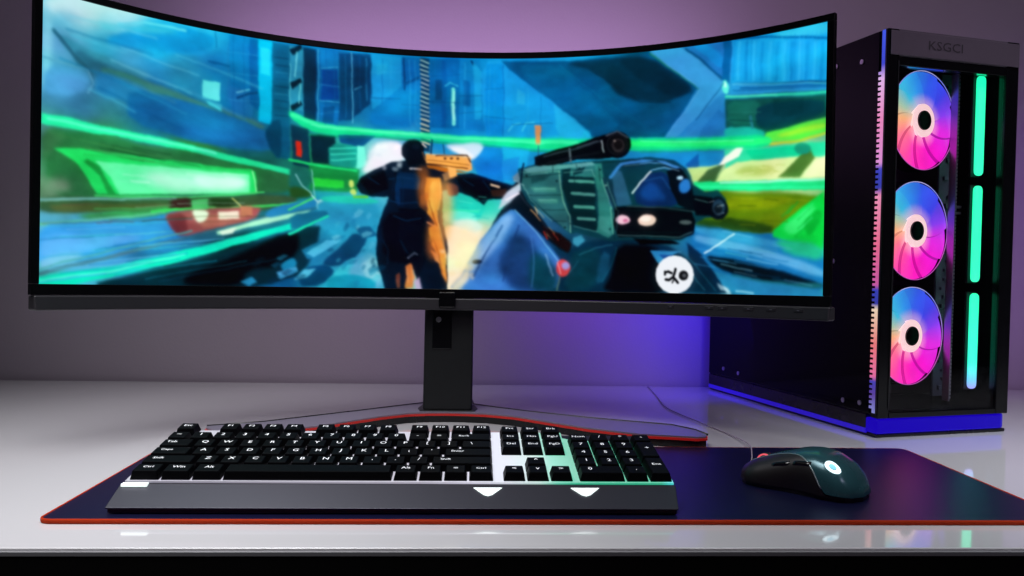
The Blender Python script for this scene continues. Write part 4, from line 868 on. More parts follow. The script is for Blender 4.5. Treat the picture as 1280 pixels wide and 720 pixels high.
P|14161A|0.4|0|795.9 282.6 795.6 284.5 794.8 286.2 793.5 287.6 791.8 288.4 789.9 288.8 788.1 288.5 786.4 287.6 785 286.3 784.1 284.6 783.8 282.7 784 280.8 784.9 279 786.2 277.7 787.9 276.8 789.7 276.5 791.6 276.8 793.3 277.6 794.7 279 795.6 280.7
P|50545A|0.5|0|793.5 282.6 793.4 283.4 793 284.1 792.4 284.7 791.7 285.1 790.9 285.2 790.1 285.1 789.3 284.7 788.8 284.1 788.4 283.4 788.2 282.6 788.3 281.8 788.7 281.1 789.3 280.5 790 280.2 790.8 280 791.6 280.2 792.4 280.5 793 281.1 793.3 281.8
"""
import bpy, bmesh, math, random
import numpy as np
from mathutils import Vector, Matrix
random.seed(7)
S = bpy.context.scene
C = S.collection
PI = math.pi

# ------------------------------------------------------------ helpers
def s2l(c):
    return c/12.92 if c <= .04045 else ((c+.055)/1.055)**2.4
def hexc(h):
    return tuple(s2l(int(h[i:i+2], 16)/255) for i in (0, 2, 4))+(1,)
def mat(name, col=(.5,.5,.5), rough=.5, metal=0, emit=None, es=0, spec=.5, noise=0, nscale=40, bump=0, bscale=400, coat=0):
    m = bpy.data.materials.new(name); m.use_nodes = True
    n = m.node_tree.nodes; l = m.node_tree.links; b = n['Principled BSDF']
    b.inputs['Base Color'].default_value = (*col[:3], 1)
    b.inputs['Roughness'].default_value = rough; b.inputs['Metallic'].default_value = metal
    b.inputs['Specular IOR Level'].default_value = spec
    b.inputs['Coat Weight'].default_value = coat; b.inputs['Coat Roughness'].default_value = .04
    if emit: b.inputs['Emission Color'].default_value = (*emit[:3], 1); b.inputs['Emission Strength'].default_value = es
    if noise or bump:
        tc = n.new('ShaderNodeTexCoord')
    if noise:
        t = n.new('ShaderNodeTexNoise'); t.inputs['Scale'].default_value = nscale; t.inputs['Detail'].default_value = 6
        l.new(tc.outputs['Object'], t.inputs['Vector'])
        r = n.new('ShaderNodeMapRange'); r.inputs['From Min'].default_value = .3; r.inputs['From Max'].default_value = .7
        r.inputs['To Min'].default_value = max(0, rough-noise); r.inputs['To Max'].default_value = rough+noise
        l.new(t.outputs['Fac'], r.inputs['Value']); l.new(r.outputs['Result'], b.inputs['Roughness'])
    if bump:
        t = n.new('ShaderNodeTexNoise'); t.inputs['Scale'].default_value = bscale; t.inputs['Detail'].default_value = 4
        l.new(tc.outputs['Object'], t.inputs['Vector'])
        bp = n.new('ShaderNodeBump'); bp.inputs['Strength'].default_value = bump; bp.inputs['Distance'].default_value = .001
        l.new(t.outputs['Fac'], bp.inputs['Height']); l.new(bp.outputs['Normal'], b.inputs['Normal'])
    return m
def ramp_emit(name, axis, stops, strength=1, base=(.02,.02,.02), rough=.4, interp='LINEAR', radial=False, spec=.5):
    """emission colour along an object axis (value -> colour); LEDs give off light themselves, the shine on the fan rims is painted in"""
    m = mat(name, base, rough, spec=spec); n = m.node_tree.nodes; l = m.node_tree.links; b = n['Principled BSDF']
    tc = n.new('ShaderNodeTexCoord'); sx = n.new('ShaderNodeSeparateXYZ'); l.new(tc.outputs['Object'], sx.inputs[0])
    cr = n.new('ShaderNodeValToRGB'); cr.color_ramp.interpolation = interp
    if radial:
        cb = n.new('ShaderNodeCombineXYZ'); l.new(sx.outputs['X'], cb.inputs['X']); l.new(sx.outputs['Z'], cb.inputs['Y'])
        g = n.new('ShaderNodeTexGradient'); g.gradient_type = 'RADIAL'; l.new(cb.outputs[0], g.inputs['Vector']); l.new(g.outputs['Fac'], cr.inputs['Fac'])
        ps = stops
    else:
        lo, hi = stops[0][0], stops[-1][0]
        mr = n.new('ShaderNodeMapRange'); mr.inputs['From Min'].default_value = lo; mr.inputs['From Max'].default_value = hi
        l.new(sx.outputs[axis], mr.inputs['Value']); l.new(mr.outputs['Result'], cr.inputs['Fac'])
        ps = [((a-lo)/(hi-lo), c) for a, c in stops]
    e = cr.color_ramp.elements
    while len(e) < len(ps): e.new(.5)
    for i, (a, c) in enumerate(ps): e[i].position = a
    for i, (a, c) in enumerate(ps): e[i].position = a; e[i].color = hexc(c)
    l.new(cr.outputs['Color'], b.inputs['Emission Color']); b.inputs['Emission Strength'].default_value = strength
    return m
def wl(o):
    v = Vector((0,0,0))
    while o: v = v+o.location; o = o.parent
    return v
def tag(o, label=None, cat=None, group=None, kind=None):
    if label: o['label'] = label
    if cat: o['category'] = cat
    if group: o['group'] = group
    if kind: o['kind'] = kind
    return o
def empty(name, loc, rz=0):
    o = bpy.data.objects.new(name, None); C.objects.link(o); o.location = loc; o.rotation_euler = (0,0,rz); o.empty_display_size = .02
    return o
def obj(name, bm, mats, parent=None, smooth=False, off=None, bevel=0, seg=2, autos=True):
    """link a bmesh as ONE mesh object. off: point (in the bmesh's space) that becomes the origin"""
    me = bpy.data.meshes.new(name)
    if off is not None: bmesh.ops.translate(bm, verts=bm.verts, vec=-Vector(off))
    bmesh.ops.recalc_face_normals(bm, faces=bm.faces)
    bm.to_mesh(me); bm.free()
    for m in (mats if isinstance(mats, (list, tuple)) else [mats]): me.materials.append(m)
    o = bpy.data.objects.new(name, me); C.objects.link(o)
    if parent: o.parent = parent
    if smooth or bevel:
        me.polygons.foreach_set('use_smooth', [True]*len(me.polygons))
    if bevel:
        b = o.modifiers.new('bevel', 'BEVEL'); b.width = bevel; b.segments = seg; b.limit_method = 'ANGLE'; b.angle_limit = math.radians(40); b.harden_normals = True
    return o
def box(bm, x0, x1, y0, y1, z0, z1, mi=0, M=None):
    vs = [bm.verts.new((x, y, z)) for z in (z0, z1) for x, y in ((x0,y0),(x1,y0),(x1,y1),(x0,y1))]
    if M: 
        for v in vs: v.co = M@v.co
    fs = [(0,3,2,1),(4,5,6,7),(0,1,5,4),(1,2,6,5),(2,3,7,6),(3,0,4,7)]
    for f in fs:
        f = bm.faces.new([vs[i] for i in f]); f.material_index = mi
    return vs
def prism(bm, pts, z0, z1, mi=0, M=None):
    a = [bm.verts.new((x, y, z0)) for x, y in pts]; b = [bm.verts.new((x, y, z1)) for x, y in pts]
    if M:
        for v in a+b: v.co = M@v.co
    n = len(pts); fs = [bm.faces.new(a[::-1]), bm.faces.new(b)]
    for i in range(n): fs.append(bm.faces.new((a[i], a[(i+1)%n], b[(i+1)%n], b[i])))
    for f in fs: f.material_index = mi
def disc(bm, c, ax, r, h, n=40, r2=None, mi=0):
    """cylinder from c along ax"""
    ax = Vector(ax).normalized(); q = ax.to_track_quat('Z', 'Y').to_matrix(); r2 = r if r2 is None else r2
    a = [bm.verts.new(Vector(c)+q@Vector((r*math.cos(t), r*math.sin(t), 0))) for t in [2*PI*i/n for i in range(n)]]
    b = [bm.verts.new(Vector(c)+q@Vector((r2*math.cos(t), r2*math.sin(t), h))) for t in [2*PI*i/n for i in range(n)]]
    fs = [bm.faces.new(a[::-1]), bm.faces.new(b)]+[bm.faces.new((a[i], a[(i+1)%n], b[(i+1)%n], b[i])) for i in range(n)]
    for f in fs: f.material_index = mi
def ring(bm, c, ax, ri, ro, h, n=56):
    ax = Vector(ax).normalized(); q = ax.to_track_quat('Z', 'Y').to_matrix()
    L = []
    for r, z in ((ri,0),(ro,0),(ro,h),(ri,h)):
        L.append([bm.verts.new(Vector(c)+q@Vector((r*math.cos(2*PI*i/n), r*math.sin(2*PI*i/n), z))) for i in range(n)])
    for k in range(4):
        a, b = L[k], L[(k+1)%4]
        for i in range(n): bm.faces.new((a[i], a[(i+1)%n], b[(i+1)%n], b[i]))
def tube(bm, pts, r, n=10, caps=True):
    pts = [Vector(p) for p in pts]; rings = []
    for i, p in enumerate(pts):
        d = (pts[min(i+1, len(pts)-1)]-pts[max(i-1, 0)]).normalized(); q = d.to_track_quat('Z', 'Y').to_matrix()
        rings.append([bm.verts.new(p+q@Vector((r*math.cos(2*PI*k/n), r*math.sin(2*PI*k/n), 0))) for k in range(n)])
    for a, b in zip(rings, rings[1:]):
        for k in range(n): bm.faces.new((a[k], a[(k+1)%n], b[(k+1)%n], b[k]))
    if caps: bm.faces.new(rings[0][::-1]); bm.faces.new(rings[-1])
def smoothpts(P, k=8):
    P = [Vector(p) for p in P]; out = []
    for i in range(len(P)-1):
        p0, p1, p2, p3 = P[max(i-1,0)], P[i], P[i+1], P[min(i+2, len(P)-1)]
        for j in range(k):
            t = j/k; out.append(.5*((2*p1)+(p2-p0)*t+(2*p0-5*p1+4*p2-p3)*t*t+(3*p1-p0-3*p2+p3)*t**3))
    return out+[P[-1]]
_font = {}
def text_geo(s, size):
    """flat triangles of a word in Blender's own font, centred"""
    if (s, size) in _font: return _font[s, size]
    cu = bpy.data.curves.new('lettering', 'FONT'); cu.body = s; cu.size = size; cu.align_x = 'CENTER'; cu.align_y = 'CENTER'; cu.resolution_u = 2
    o = bpy.data.objects.new('lettering', cu); C.objects.link(o)
    dg = bpy.context.evaluated_depsgraph_get(); dg.update()
    me = o.evaluated_get(dg).to_mesh()
    g = ([tuple(v.co) for v in me.vertices], [tuple(p.vertices) for p in me.polygons])
    bpy.data.objects.remove(o); bpy.data.curves.remove(cu)
    _font[s, size] = g
    return g
def add_text(bm, s, size, M, mi=0):
    vs, fs = text_geo(s, size)
    V = [bm.verts.new(M@Vector(v)) for v in vs]
    for f in fs:
        try: bm.faces.new([V[i] for i in f]).material_index = mi
        except ValueError: pass

# ------------------------------------------------------------ materials
wall_m = mat('wall_paint', (.50,.43,.50), .75, bump=.25, bscale=260, spec=.2)
desk_m = mat('desk_laminate', (.67,.66,.675), .075, noise=.035, nscale=14, spec=.5, coat=.45)
desk_m.node_tree.nodes['Principled BSDF'].inputs['IOR'].default_value = 1.7
desk_edge_m = mat('desk_edge_band', (.22,.22,.23), .4)
void_m = mat('drawer_black', (.004,.004,.004), .7, spec=.1)
matcloth_m = mat('pad_cloth', (.0035,.006,.022), .34, bump=.10, bscale=2500, spec=.75)
matcloth_m.node_tree.nodes['Principled BSDF'].inputs['Specular Tint'].default_value = (.46,.10,1,1)
orange_m = mat('orange_stitching', (.46,.032,.004), .75, spec=.15, bump=.6, bscale=1800)
blk = mat('black_plastic', (.006,.006,.007), .3, noise=.08)
blk_gloss = mat('black_gloss', (.004,.004,.005), .12)
bezel_m = mat('bezel_black', (.002,.002,.003), .35, spec=.2)
chin_m = mat('chin_grey_plastic', (.027,.026,.030), .40, bump=.02)
shell_m = mat('monitor_back_plastic', (.02,.02,.022), .5, bump=.1)
colm = mat('stand_dark_metal', (.009,.0105,.011), .42, bump=.02)
leg_top_m = mat('leg_satin_metal', (.30,.28,.36), .30, metal=.5)
red_m = mat('red_trim', (.55,.02,.015), .35, emit=(.5,.01,.006), es=.12)
steel = mat('screw_steel', (.5,.5,.52), .3, metal=1)

# ------------------------------------------------------------ setting: wall
bm = bmesh.new(); box(bm, -3.2, 3.6, 1.556, 1.62, -1.2, 2.4)
tag(obj('wall', bm, wall_m), kind='structure')

# ------------------------------------------------------------ desk
desk = tag(empty('desk', (0, 1.1, -.75)), 'white laminate desk with a glossy top under the keyboard and monitor', 'desk')
o0 = Vector((0, 1.1, -.75))
bm = bmesh.new(); box(bm, -1.7, 1.9, .6503, 1.5462, -.02, 0)
obj('desk_top', bm, desk_m, desk, off=o0, bevel=.0012)
bm = bmesh.new(); box(bm, -1.7, 1.9, .6475, .6502, -.0062, -.0022)
obj('edge_band', bm, desk_edge_m, desk, off=o0, bevel=.0006)
bm = bmesh.new(); box(bm, -1.68, 1.88, .651, 1.53, -.75, -.0202)
box(bm, -1.70, 1.90, .6480, .6502, -.30, -.0066)
obj('drawer_front', bm, void_m, desk, off=o0)

# ------------------------------------------------------------ desk pad
PX0, PX1, PY0, PY1 = -.374, .5567, .7095, 1.0083
def rrect(x0, x1, y0, y1, r, n=6):
    out = []
    for cx, cy, a in ((x1-r, y0+r, -90), (x1-r, y1-r, 0), (x0+r, y1-r, 90), (x0+r, y0+r, 180)):
        for i in range(n+1):
            t = math.radians(a+90*i/n); out.append((cx+r*math.cos(t), cy+r*math.sin(t)))
    return out
bm = bmesh.new(); prism(bm, rrect(PX0+.0008, PX1-.0008, PY0+.0008, PY1-.0008, .010), .0004, .0032)
pad = tag(obj('desk_pad', bm, matcloth_m), 'dark navy cloth desk pad with an orange stitched edge under the keyboard and mouse', 'desk pad')
bm = bmesh.new(); rr = rrect(PX0, PX1, PY0, PY1, .011)
tube(bm, [(x, y, 0) for x, y in rr+[rr[0], rr[1]]], .0011, 10, False)
for v in bm.verts:
    k = max(0, min(1, (PY0+.02-v.co.y)/.015)); v.co.z = .0018+k*.0006+v.co.z*(1.3+.75*k)
obj('stitched_edge', bm, orange_m, pad, smooth=True)

# ------------------------------------------------------------ monitor
CX, CY, CZ, MY, MT, MR, R, HA, H = -.03981, 1.19857, .36442, .02415, .02466, .00108, .60768, .88436, .34146
MM = Matrix.Rotation(MY, 4, 'Z')@Matrix.Rotation(-MT, 4, 'X')@Matrix.Rotation(MR, 4, 'Y'); MC = Vector((CX, CY, CZ))
base = Vector((-.034, 1.23, 0))
def mp(a, v, r): return MM@Vector((r*math.sin(a), r*math.cos(a)-R, v))+MC
def arcbox(bm, a0, a1, prof, n=72):
    """sweep a closed (radius, height) outline along the screen's arc"""
    rings = [[bm.verts.new(mp(a0+(a1-a0)*i/n, v, r)) for r, v in prof] for i in range(n+1)]
    k = len(prof)
    for a, b in zip(rings, rings[1:]):
        for j in range(k): bm.faces.new((a[j], a[(j+1)%k], b[(j+1)%k], b[j]))
    bm.faces.new(rings[0][::-1]); bm.faces.new(rings[-1])
mon = tag(empty('monitor', base), 'wide curved black monitor showing a blue and green shooter game, on a V-shaped stand', 'monitor')

# the picture shown on the panel: painted shapes rasterised into the panel's own (u, v) colour grid
NU, NV = 960, 305
def raster():
    yy, xx = np.mgrid[0:NV, 0:NU].astype(np.float32)+.5
    img = np.zeros((NV, NU, 3), np.float32); wsum = np.zeros((NV, NU, 1), np.float32)
    rows = [r.split('|') for r in PAINT.strip().split('\n')]
    for r in rows:
        if r[0] != 'B': continue
        x, y = map(float, r[2].split()); w = 1/(((xx-x)**2+(yy-y)**2)+60)**1.6
        img += w[..., None]*np.array([int(r[1][i:i+2], 16)/255 for i in (0,2,4)], np.float32); wsum += w[..., None]
    img /= wsum
    rng = np.random.default_rng(3)
    for r in rows:
        if r[0] == 'B': continue
        op = {'P': 1, 'L': 1, 'p': .45, 'l': .45, 'q': .65, 'm': .6}[r[0]]; r[0] = {'p':'P','l':'L','q':'P','m':'L'}.get(r[0], r[0])
        col = np.array([int(r[1][i:i+2], 16)/255 for i in (0,2,4)], np.float32); b = float(r[2]); w = float(r[3])
        f = list(map(float, r[4].split())); P = np.array(list(zip(f[::2], f[1::2])))
        if r[0] == 'P' and b >= 1.5:
            Q = []
            for i in range(len(P)):
                p, q = P[i], P[(i+1)%len(P)]; Q += [p+(q-p)*.2, p+(q-p)*.8]
            P = np.array(Q)
        pad_ = int(3*b+w/2+3)
        x0 = max(0, int(P[:,0].min())-pad_); x1 = min(NU, int(P[:,0].max())+pad_+1); y0 = max(0, int(P[:,1].min())-pad_); y1 = min(NV, int(P[:,1].max())+pad_+1)
        if x1 <= x0 or y1 <= y0: continue
        if r[0] == 'P':
            px0, px1, py0, py1 = int(P[:,0].min())-pad_, int(P[:,0].max())+pad_+1, int(P[:,1].min())-pad_, int(P[:,1].max())+pad_+1
            gy, gx = np.mgrid[py0*2:py1*2, px0*2:px1*2]; gx = gx/2+.25; gy = gy/2+.25
            ins = np.zeros(gx.shape, bool); n = len(P)
            for i in range(n):
                (ax, ay), (bx, by) = P[i], P[(i+1)%n]
                if ay == by: continue
                c = ((ay > gy) != (by > gy)) & (gx < (bx-ax)*(gy-ay)/(by-ay)+ax); ins ^= c
            m = ins.reshape(py1-py0, 2, px1-px0, 2).mean((1,3))
            if b > .3:
                k = np.arange(-int(3*b+1), int(3*b+1)+1); g = np.exp(-k*k/(2*(b*.7)**2)); g /= g.sum()
                if len(g) < m.shape[0] and len(g) < m.shape[1]:
                    m = np.apply_along_axis(lambda v: np.convolve(v, g, 'same'), 0, m); m = np.apply_along_axis(lambda v: np.convolve(v, g, 'same'), 1, m)
            m = m[y0-py0:y1-py0, x0-px0:x1-px0]
        else:
            X = xx[y0:y1, x0:x1]; Y = yy[y0:y1, x0:x1]; d = np.full(X.shape, 1e9)
            for (ax, ay), (bx, by) in zip(P, P[1:]):
                L = (bx-ax)**2+(by-ay)**2+1e-9; t = np.clip(((X-ax)*(bx-ax)+(Y-ay)*(by-ay))/L, 0, 1)
                d = np.minimum(d, np.hypot(X-ax-t*(bx-ax), Y-ay-t*(by-ay)))
            t = np.clip(.5+(w/2-d)/(2*b+.2), 0, 1); m = t*t*(3-2*t)
        img[y0:y1, x0:x1] += (col-img[y0:y1, x0:x1])*(m*op)[..., None]
    def vnoise(sx, sy):
        g = rng.random((int(NV/sy)+3, int(NU/sx)+3)); u = xx/sx; v = yy/sy; i = u.astype(int); j = v.astype(int); fu = u-i; fv = v-j
        fu = fu*fu*(3-2*fu); fv = fv*fv*(3-2*fv)
        return (g[j,i]*(1-fu)+g[j,i+1]*fu)*(1-fv)+(g[j+1,i]*(1-fu)+g[j+1,i+1]*fu)*fv-.5
    # ragged brushwork of the game's backdrop, then streaks and grain of a compressed video frame
    wx = xx+vnoise(24, 16)*2.2+vnoise(6, 5)*.9; wy = yy+vnoise(26, 16)*1.6+vnoise(6, 5)*.7
    keep = np.clip(1-np.hypot(xx-778.7, yy-281.7)/28, 0, 1); keep = np.clip(keep*8, 0, 1)
    wx = wx*(1-keep)+xx*keep; wy = wy*(1-keep)+yy*keep
    wx = np.clip(wx-.5, 0, NU-1.01); wy = np.clip(wy-.5, 0, NV-1.01); i = wx.astype(int); j = wy.astype(int); fu = (wx-i)[..., None]; fv = (wy-j)[..., None]
    img = (img[j,i]*(1-fu)+img[j,i+1]*fu)*(1-fv)+(img[j+1,i]*(1-fu)+img[j+1,i+1]*fu)*fv
    t = vnoise(60, 30)*.22+vnoise(24, 14)*.16+vnoise(9, 6)*.08+vnoise(3, 2)*.04
    lum = img.mean(2)
    img *= (1+t*np.clip(1.6-lum*1.5, .15, 1.3)*(1-keep*.9))[..., None]
    hue = vnoise(30, 18)*.09*(1-keep)
    img[..., 1] *= 1+hue; img[..., 0] *= 1-hue
    k5 = np.array([.05, .22, .46, .22, .05])
    for ax_ in (0, 1): img = np.apply_along_axis(lambda v: np.convolve(np.pad(v, 2, 'edge'), k5, 'valid'), ax_, img)
    k = np.arange(-16, 17); g = np.exp(-k*k/(2*6.**2)); g /= g.sum(); hi = np.clip(img-.42, 0, 1)
    for ax_ in (0, 1): hi = np.apply_along_axis(lambda v: np.convolve(np.pad(v, 16, 'edge'), g, 'valid'), ax_, hi)
    img = 1-(1-np.clip(img, 0, 1))*(1-hi*.55*(1-keep[..., None]))
    img = img+(img-.42)*.07-.016*(1-keep[..., None])
    return np.clip(img, 0, 1)
img = raster()
lin = np.where(img <= .04045, img/12.92, ((img+.055)/1.055)**2.4)
aa = (np.arange(NU)/(NU-1)-.5)*2*HA; vv = (.5-np.arange(NV)/(NV-1))*H
A, V = np.meshgrid(aa, vv)
P = np.stack([R*np.sin(A), R*np.cos(A)-R, V], -1).reshape(-1, 3)@np.array(MM.to_3x3()).T+np.array(MC)-np.array(base)
me = bpy.data.meshes.new('screen'); nq = (NU-1)*(NV-1)
me.vertices.add(NU*NV); me.vertices.foreach_set('co', P.astype(np.float32).ravel())
ii = np.arange(NU*NV).reshape(NV, NU); q = np.stack([ii[:-1,:-1], ii[1:,:-1], ii[1:,1:], ii[:-1,1:]], -1).reshape(-1)
me.loops.add(nq*4); me.loops.foreach_set('vertex_index', q.astype(np.int32))
me.polygons.add(nq); me.polygons.foreach_set('loop_start', np.arange(0, nq*4, 4, dtype=np.int32)); me.polygons.foreach_set('loop_total', np.full(nq, 4, np.int32))
me.update(); me.polygons.foreach_set('use_smooth', [True]*nq)
ca = me.color_attributes.new('picture', 'FLOAT_COLOR', 'POINT')
ca.data.foreach_set('color', np.concatenate([lin.reshape(-1,3), np.ones((NU*NV,1))], 1).astype(np.float32).ravel())
sm = mat('display_picture', (.004,.004,.005), .35, spec=.15)
n_ = sm.node_tree.nodes; at_ = n_.new('ShaderNodeAttribute'); at_.attribute_name = 'picture'
sm.node_tree.links.new(at_.outputs['Color'], n_['Principled BSDF'].inputs['Emission Color']); n_['Principled BSDF'].inputs['Emission Strength'].default_value = 1.0
me.materials.append(sm); so = bpy.data.objects.new('screen', me); C.objects.link(so); so.parent = mon

h2 = H/2; ea = .0095/R; T = .009; B1 = .013
bm = bmesh.new(); F0, BK = R-.0030, R+.0045
arcbox(bm, -HA-.0095/R, HA+ea, [(F0, h2), (BK, h2), (BK, h2+T), (F0+.001, h2+T)])
arcbox(bm, -HA-.0095/R, HA+ea, [(F0, -h2-B1), (BK, -h2-B1), (BK, -h2), (F0, -h2)])
arcbox(bm, -HA-.0095/R, -HA, [(F0, -h2+.0001), (BK, -h2+.0001), (BK, h2-.0001), (F0, h2-.0001)], 2)
arcbox(bm, HA, HA+ea, [(F0, -h2+.0001), (BK, -h2+.0001), (BK, h2-.0001), (F0, h2-.0001)], 2)
obj('bezel', bm, bezel_m, mon, off=base, bevel=.0008)
bm = bmesh.new()
arcbox(bm, -HA-.0065/R, HA+ea+.001/R, [(F0-.004, -h2-.031), (BK+.006, -h2-.031), (BK+.006, -h2-B1-.0003), (F0-.001, -h2-B1-.0003)])
chin = obj('chin', bm, chin_m, mon, off=base, bevel=.0025, seg=3)
bm = bmesh.new(); arcbox(bm, -HA+.07, HA-.07, [(BK+.0002, -h2-.010), (BK+.022, -h2+.03), (BK+.022, h2-.03), (BK+.0002, h2-.004)])
obj('back_shell', bm, shell_m, mon, off=base, bevel=.004)
# dark notch under the middle, button marks on the right of the chin
bm = bmesh.new(); arcbox(bm, -.018, .023, [(F0-.0065, -h2-.0275), (F0-.001, -h2-.0275), (F0-.001, -h2-.004), (F0-.0065, -h2-.004)], 4)
obj('sensor_notch', bm, blk_gloss, mon, off=base, bevel=.0025, seg=3)
btn_m = mat('button_mark', (.16,.16,.19), .4)
for a in (.545, .635, .665, .725, .775, .835):
    bm = bmesh.new(); w_ = .0065/R if a > .6 else .004/R
    arcbox(bm, a-w_, a+w_, [(F0-.0032, -h2-.0215), (F0+.002, -h2-.0215), (F0+.002, -h2-.0165), (F0-.0030, -h2-.0165)], 3)
    b_ = obj('button', bm, chin_m, mon, off=base, bevel=.0008)
    bm = bmesh.new(); arcbox(bm, a-.0014/R, a+.0014/R, [(F0-.0036, -h2-.0196), (F0-.003, -h2-.0196), (F0-.003, -h2-.0184), (F0-.0036, -h2-.0184)], 1)
    obj('button_mark', bm, btn_m, b_, off=base)

# stand: column, neck plate, V legs
bm = bmesh.new()
cxl, cxr = -.0715, .0012
pr = [(cxl, .0), (cxr, .0), (cxr+.0005, .30), (cxl+.0, .30)]
pts_ = [bm.verts.new((x, y+(.045*(z-.0152)/.30), z)) for z in (.0152, .3852) for x, y in ((cxl,1.182),(cxr,1.182),(cxr,1.222),(cxl,1.222))]
for f in ((0,3,2,1),(4,5,6,7),(0,1,5,4),(1,2,6,5),(2,3,7,6),(3,0,4,7)): bm.faces.new([pts_[i] for i in f])
obj('stand_column', bm, colm, mon, off=base, bevel=.004, seg=3)
bm = bmesh.new(); box(bm, cxl+.012, cxr-.032, -.0012, .0014, .105, .29)
for v in bm.verts: v.co.y += 1.182+.045*(v.co.z-.0152)/.30
slot = obj('cable_slot', bm, blk_gloss, mon, off=base, bevel=.003, seg=3)
bm = bmesh.new(); disc(bm, (-.0505, 1.1985, .1485), (0,-1,0), .0040, .0015, 20)
obj('screw', bm, steel, mon, off=base, smooth=False, bevel=.0004)
bm = bmesh.new(); box(bm, cxl-.01, cxr+.01, 1.238, 1.272, .22, .40)
obj('mounting_block', bm, shell_m, mon, off=base, bevel=.003)
backe = [(-.3435,1.062), (-.2781,1.0926), (-.1625,1.1814), (-.100,1.2320), (-.0705,1.2549), (-.0650,1.290), (.0010,1.290), (.0033,1.2440), (.035,1.219), (.0838,1.1861), (.1665,1.1393), (.2759,1.0914), (.3000,1.0584), (.3070,1.030)]
front = [(.3030,1.0165), (.2900,1.0125), (.2600,1.0200), (.2170,1.0300), (.1556,1.0667), (.1012,1.1131), (.0600,1.1480), (.020,1.1660), (-.0107,1.1715), (-.0340,1.1728), (-.0600,1.1715), (-.0914,1.1640), (-.1250,1.1400), (-.1531,1.1145), (-.1990,1.0684), (-.2484,1.0358), (-.2864,1.0180), (-.3200,1.0280), (-.3410,1.0480)]
outline = (backe+front)[::-1]
def off_poly(p, d):
    n = len(p); out = []
    for i in range(n):
        a, b = Vector(p[i-1]), Vector(p[(i+1)%n]); t = (b-a).normalized(); out.append((p[i][0]-t.y*d, p[i][1]+t.x*d))
    return out
bm = bmesh.new(); prism(bm, off_poly(outline, .0012), .0006, .0096)
legs = obj('stand_base', bm, blk, mon, off=base)
bm = bmesh.new(); prism(bm, off_poly(outline, -.0006), .0098, .0126)
obj('red_trim', bm, red_m, legs, off=base)
bm = bmesh.new(); prism(bm, off_poly(outline, .0012), .0128, .0150)
obj('top_plate', bm, leg_top_m, legs, off=base)
bm = bmesh.new(); prism(bm, [(cxl-.004,1.179),(cxr+.004,1.179),(cxr+.008,1.2),(cxr+.003,1.230),(cxl-.003,1.230),(cxl-.008,1.2)], .0151, .0162); obj('foot_collar', bm, colm, legs, off=base, bevel=.0003)
bm = bmesh.new(); tube(bm, [(x, y, .0146) for x, y in backe], .0016, 8); obj('edge_rim', bm, blk, legs, off=base, smooth=True)
# cable running down behind the stand
bm = bmesh.new(); tube(bm, smoothpts([(-.03,1.30,.33), (-.02,1.33,.2), (-.03,1.34,.08), (-.05,1.42,.006), (-.06,1.535,.005)]), .003, 8)
obj('power_cable', bm, blk, mon, off=base, smooth=True)

# ------------------------------------------------------------ keyboard
kb0 = Vector((-.063, .75, .0034)); SL = math.radians(8); ct, st = math.cos(SL), math.sin(SL)
kb = tag(empty('keyboard', kb0), 'full size black mechanical keyboard with white and green backlight, standing on the desk pad', 'keyboard')
X0, X1 = -.3205, .1950; ZF = .0225; YF = .757
KM = Matrix.Translation((X0, YF, ZF))@Matrix.Rotation(SL, 4, 'X')      # key plane: x right, y up the slope, z out
case_m = mat('keyboard_case', (.012,.012,.014), .4, bump=.05)
rest_m = mat('front_plate_metal', (.048,.048,.062), .34, metal=.5, bump=.02, bscale=3000)
W = X1-X0; DB = .1395
# case: side outline swept in x, with the number block's back edge set forward
def side(bm, x0, x1, yb, mi=0, e0=0, e1=0):
    pts = [(.7275,.0040), (.7275,.0088), (.757,.0215), (.757+yb*ct, .0215+yb*st), (.757+yb*ct+.002, .0060), (.76, .0036)]
    a = [bm.verts.new((x0-(e0 if p[0] < .75 else 0), *p)) for p in pts]; b = [bm.verts.new((x1+(e1 if p[0] < .75 else 0), *p)) for p in pts]
    bm.faces.new(a); bm.faces.new(b[::-1])
    for i in range(len(pts)): bm.faces.new((a[i], b[i], b[(i+1)%len(pts)], a[(i+1)%len(pts)]))
bm = bmesh.new(); side(bm, X0-.001, X1-.0005, DB, 0, .001, -.004)
case = obj('case', bm, case_m, kb, off=kb0, bevel=.001)
# grey sloping front plate
bm = bmesh.new()
fx0, fx1 = X0-.003, X1+.001
v = [bm.verts.new(p) for p in ((fx0-.0005,.7258,.0090), (fx1-.0045,.7258,.0090), (fx1,.7560,.0232), (fx0+.001,.7560,.0232), (fx0-.0005,.7278,.0072), (fx1-.0045,.7278,.0072), (fx1,.7566,.0190), (fx0+.001,.7566,.0190))]
for f in ((0,1,2,3), (4,7,6,5), (0,4,5,1), (1,5,6,2), (2,6,7,3), (3,7,4,0)): bm.faces.new([v[i] for i in f])
fp = obj('front_plate', bm, rest_m, kb, off=kb0, bevel=.0008)
glow_w = mat('white_light_mark', (.8,.8,.8), .5, emit=(.85,1,.97), es=.95)
FS = math.atan2(.0232-.0090, .7560-.7258)
for x in (.0165, .1080):
    bm = bmesh.new(); M = Matrix.Translation((x, .7438, .0090+(.7438-.7258)*math.tan(FS)+.0006))@Matrix.Rotation(FS, 4, 'X')
    prism(bm, [(-.0135,.0075), (-.0040,-.0022), (0,-.0038), (.0040,-.0022), (.0135,.0075)], 0, .0006, M=M)
    obj('arrow_mark', bm, glow_w, fp, off=kb0)
bm = bmesh.new(); box(bm, X0+.0005, X0+.0235, .7500, .7560, .0213, .0238); obj('indicator_light', bm, glow_w, fp, off=kb0)
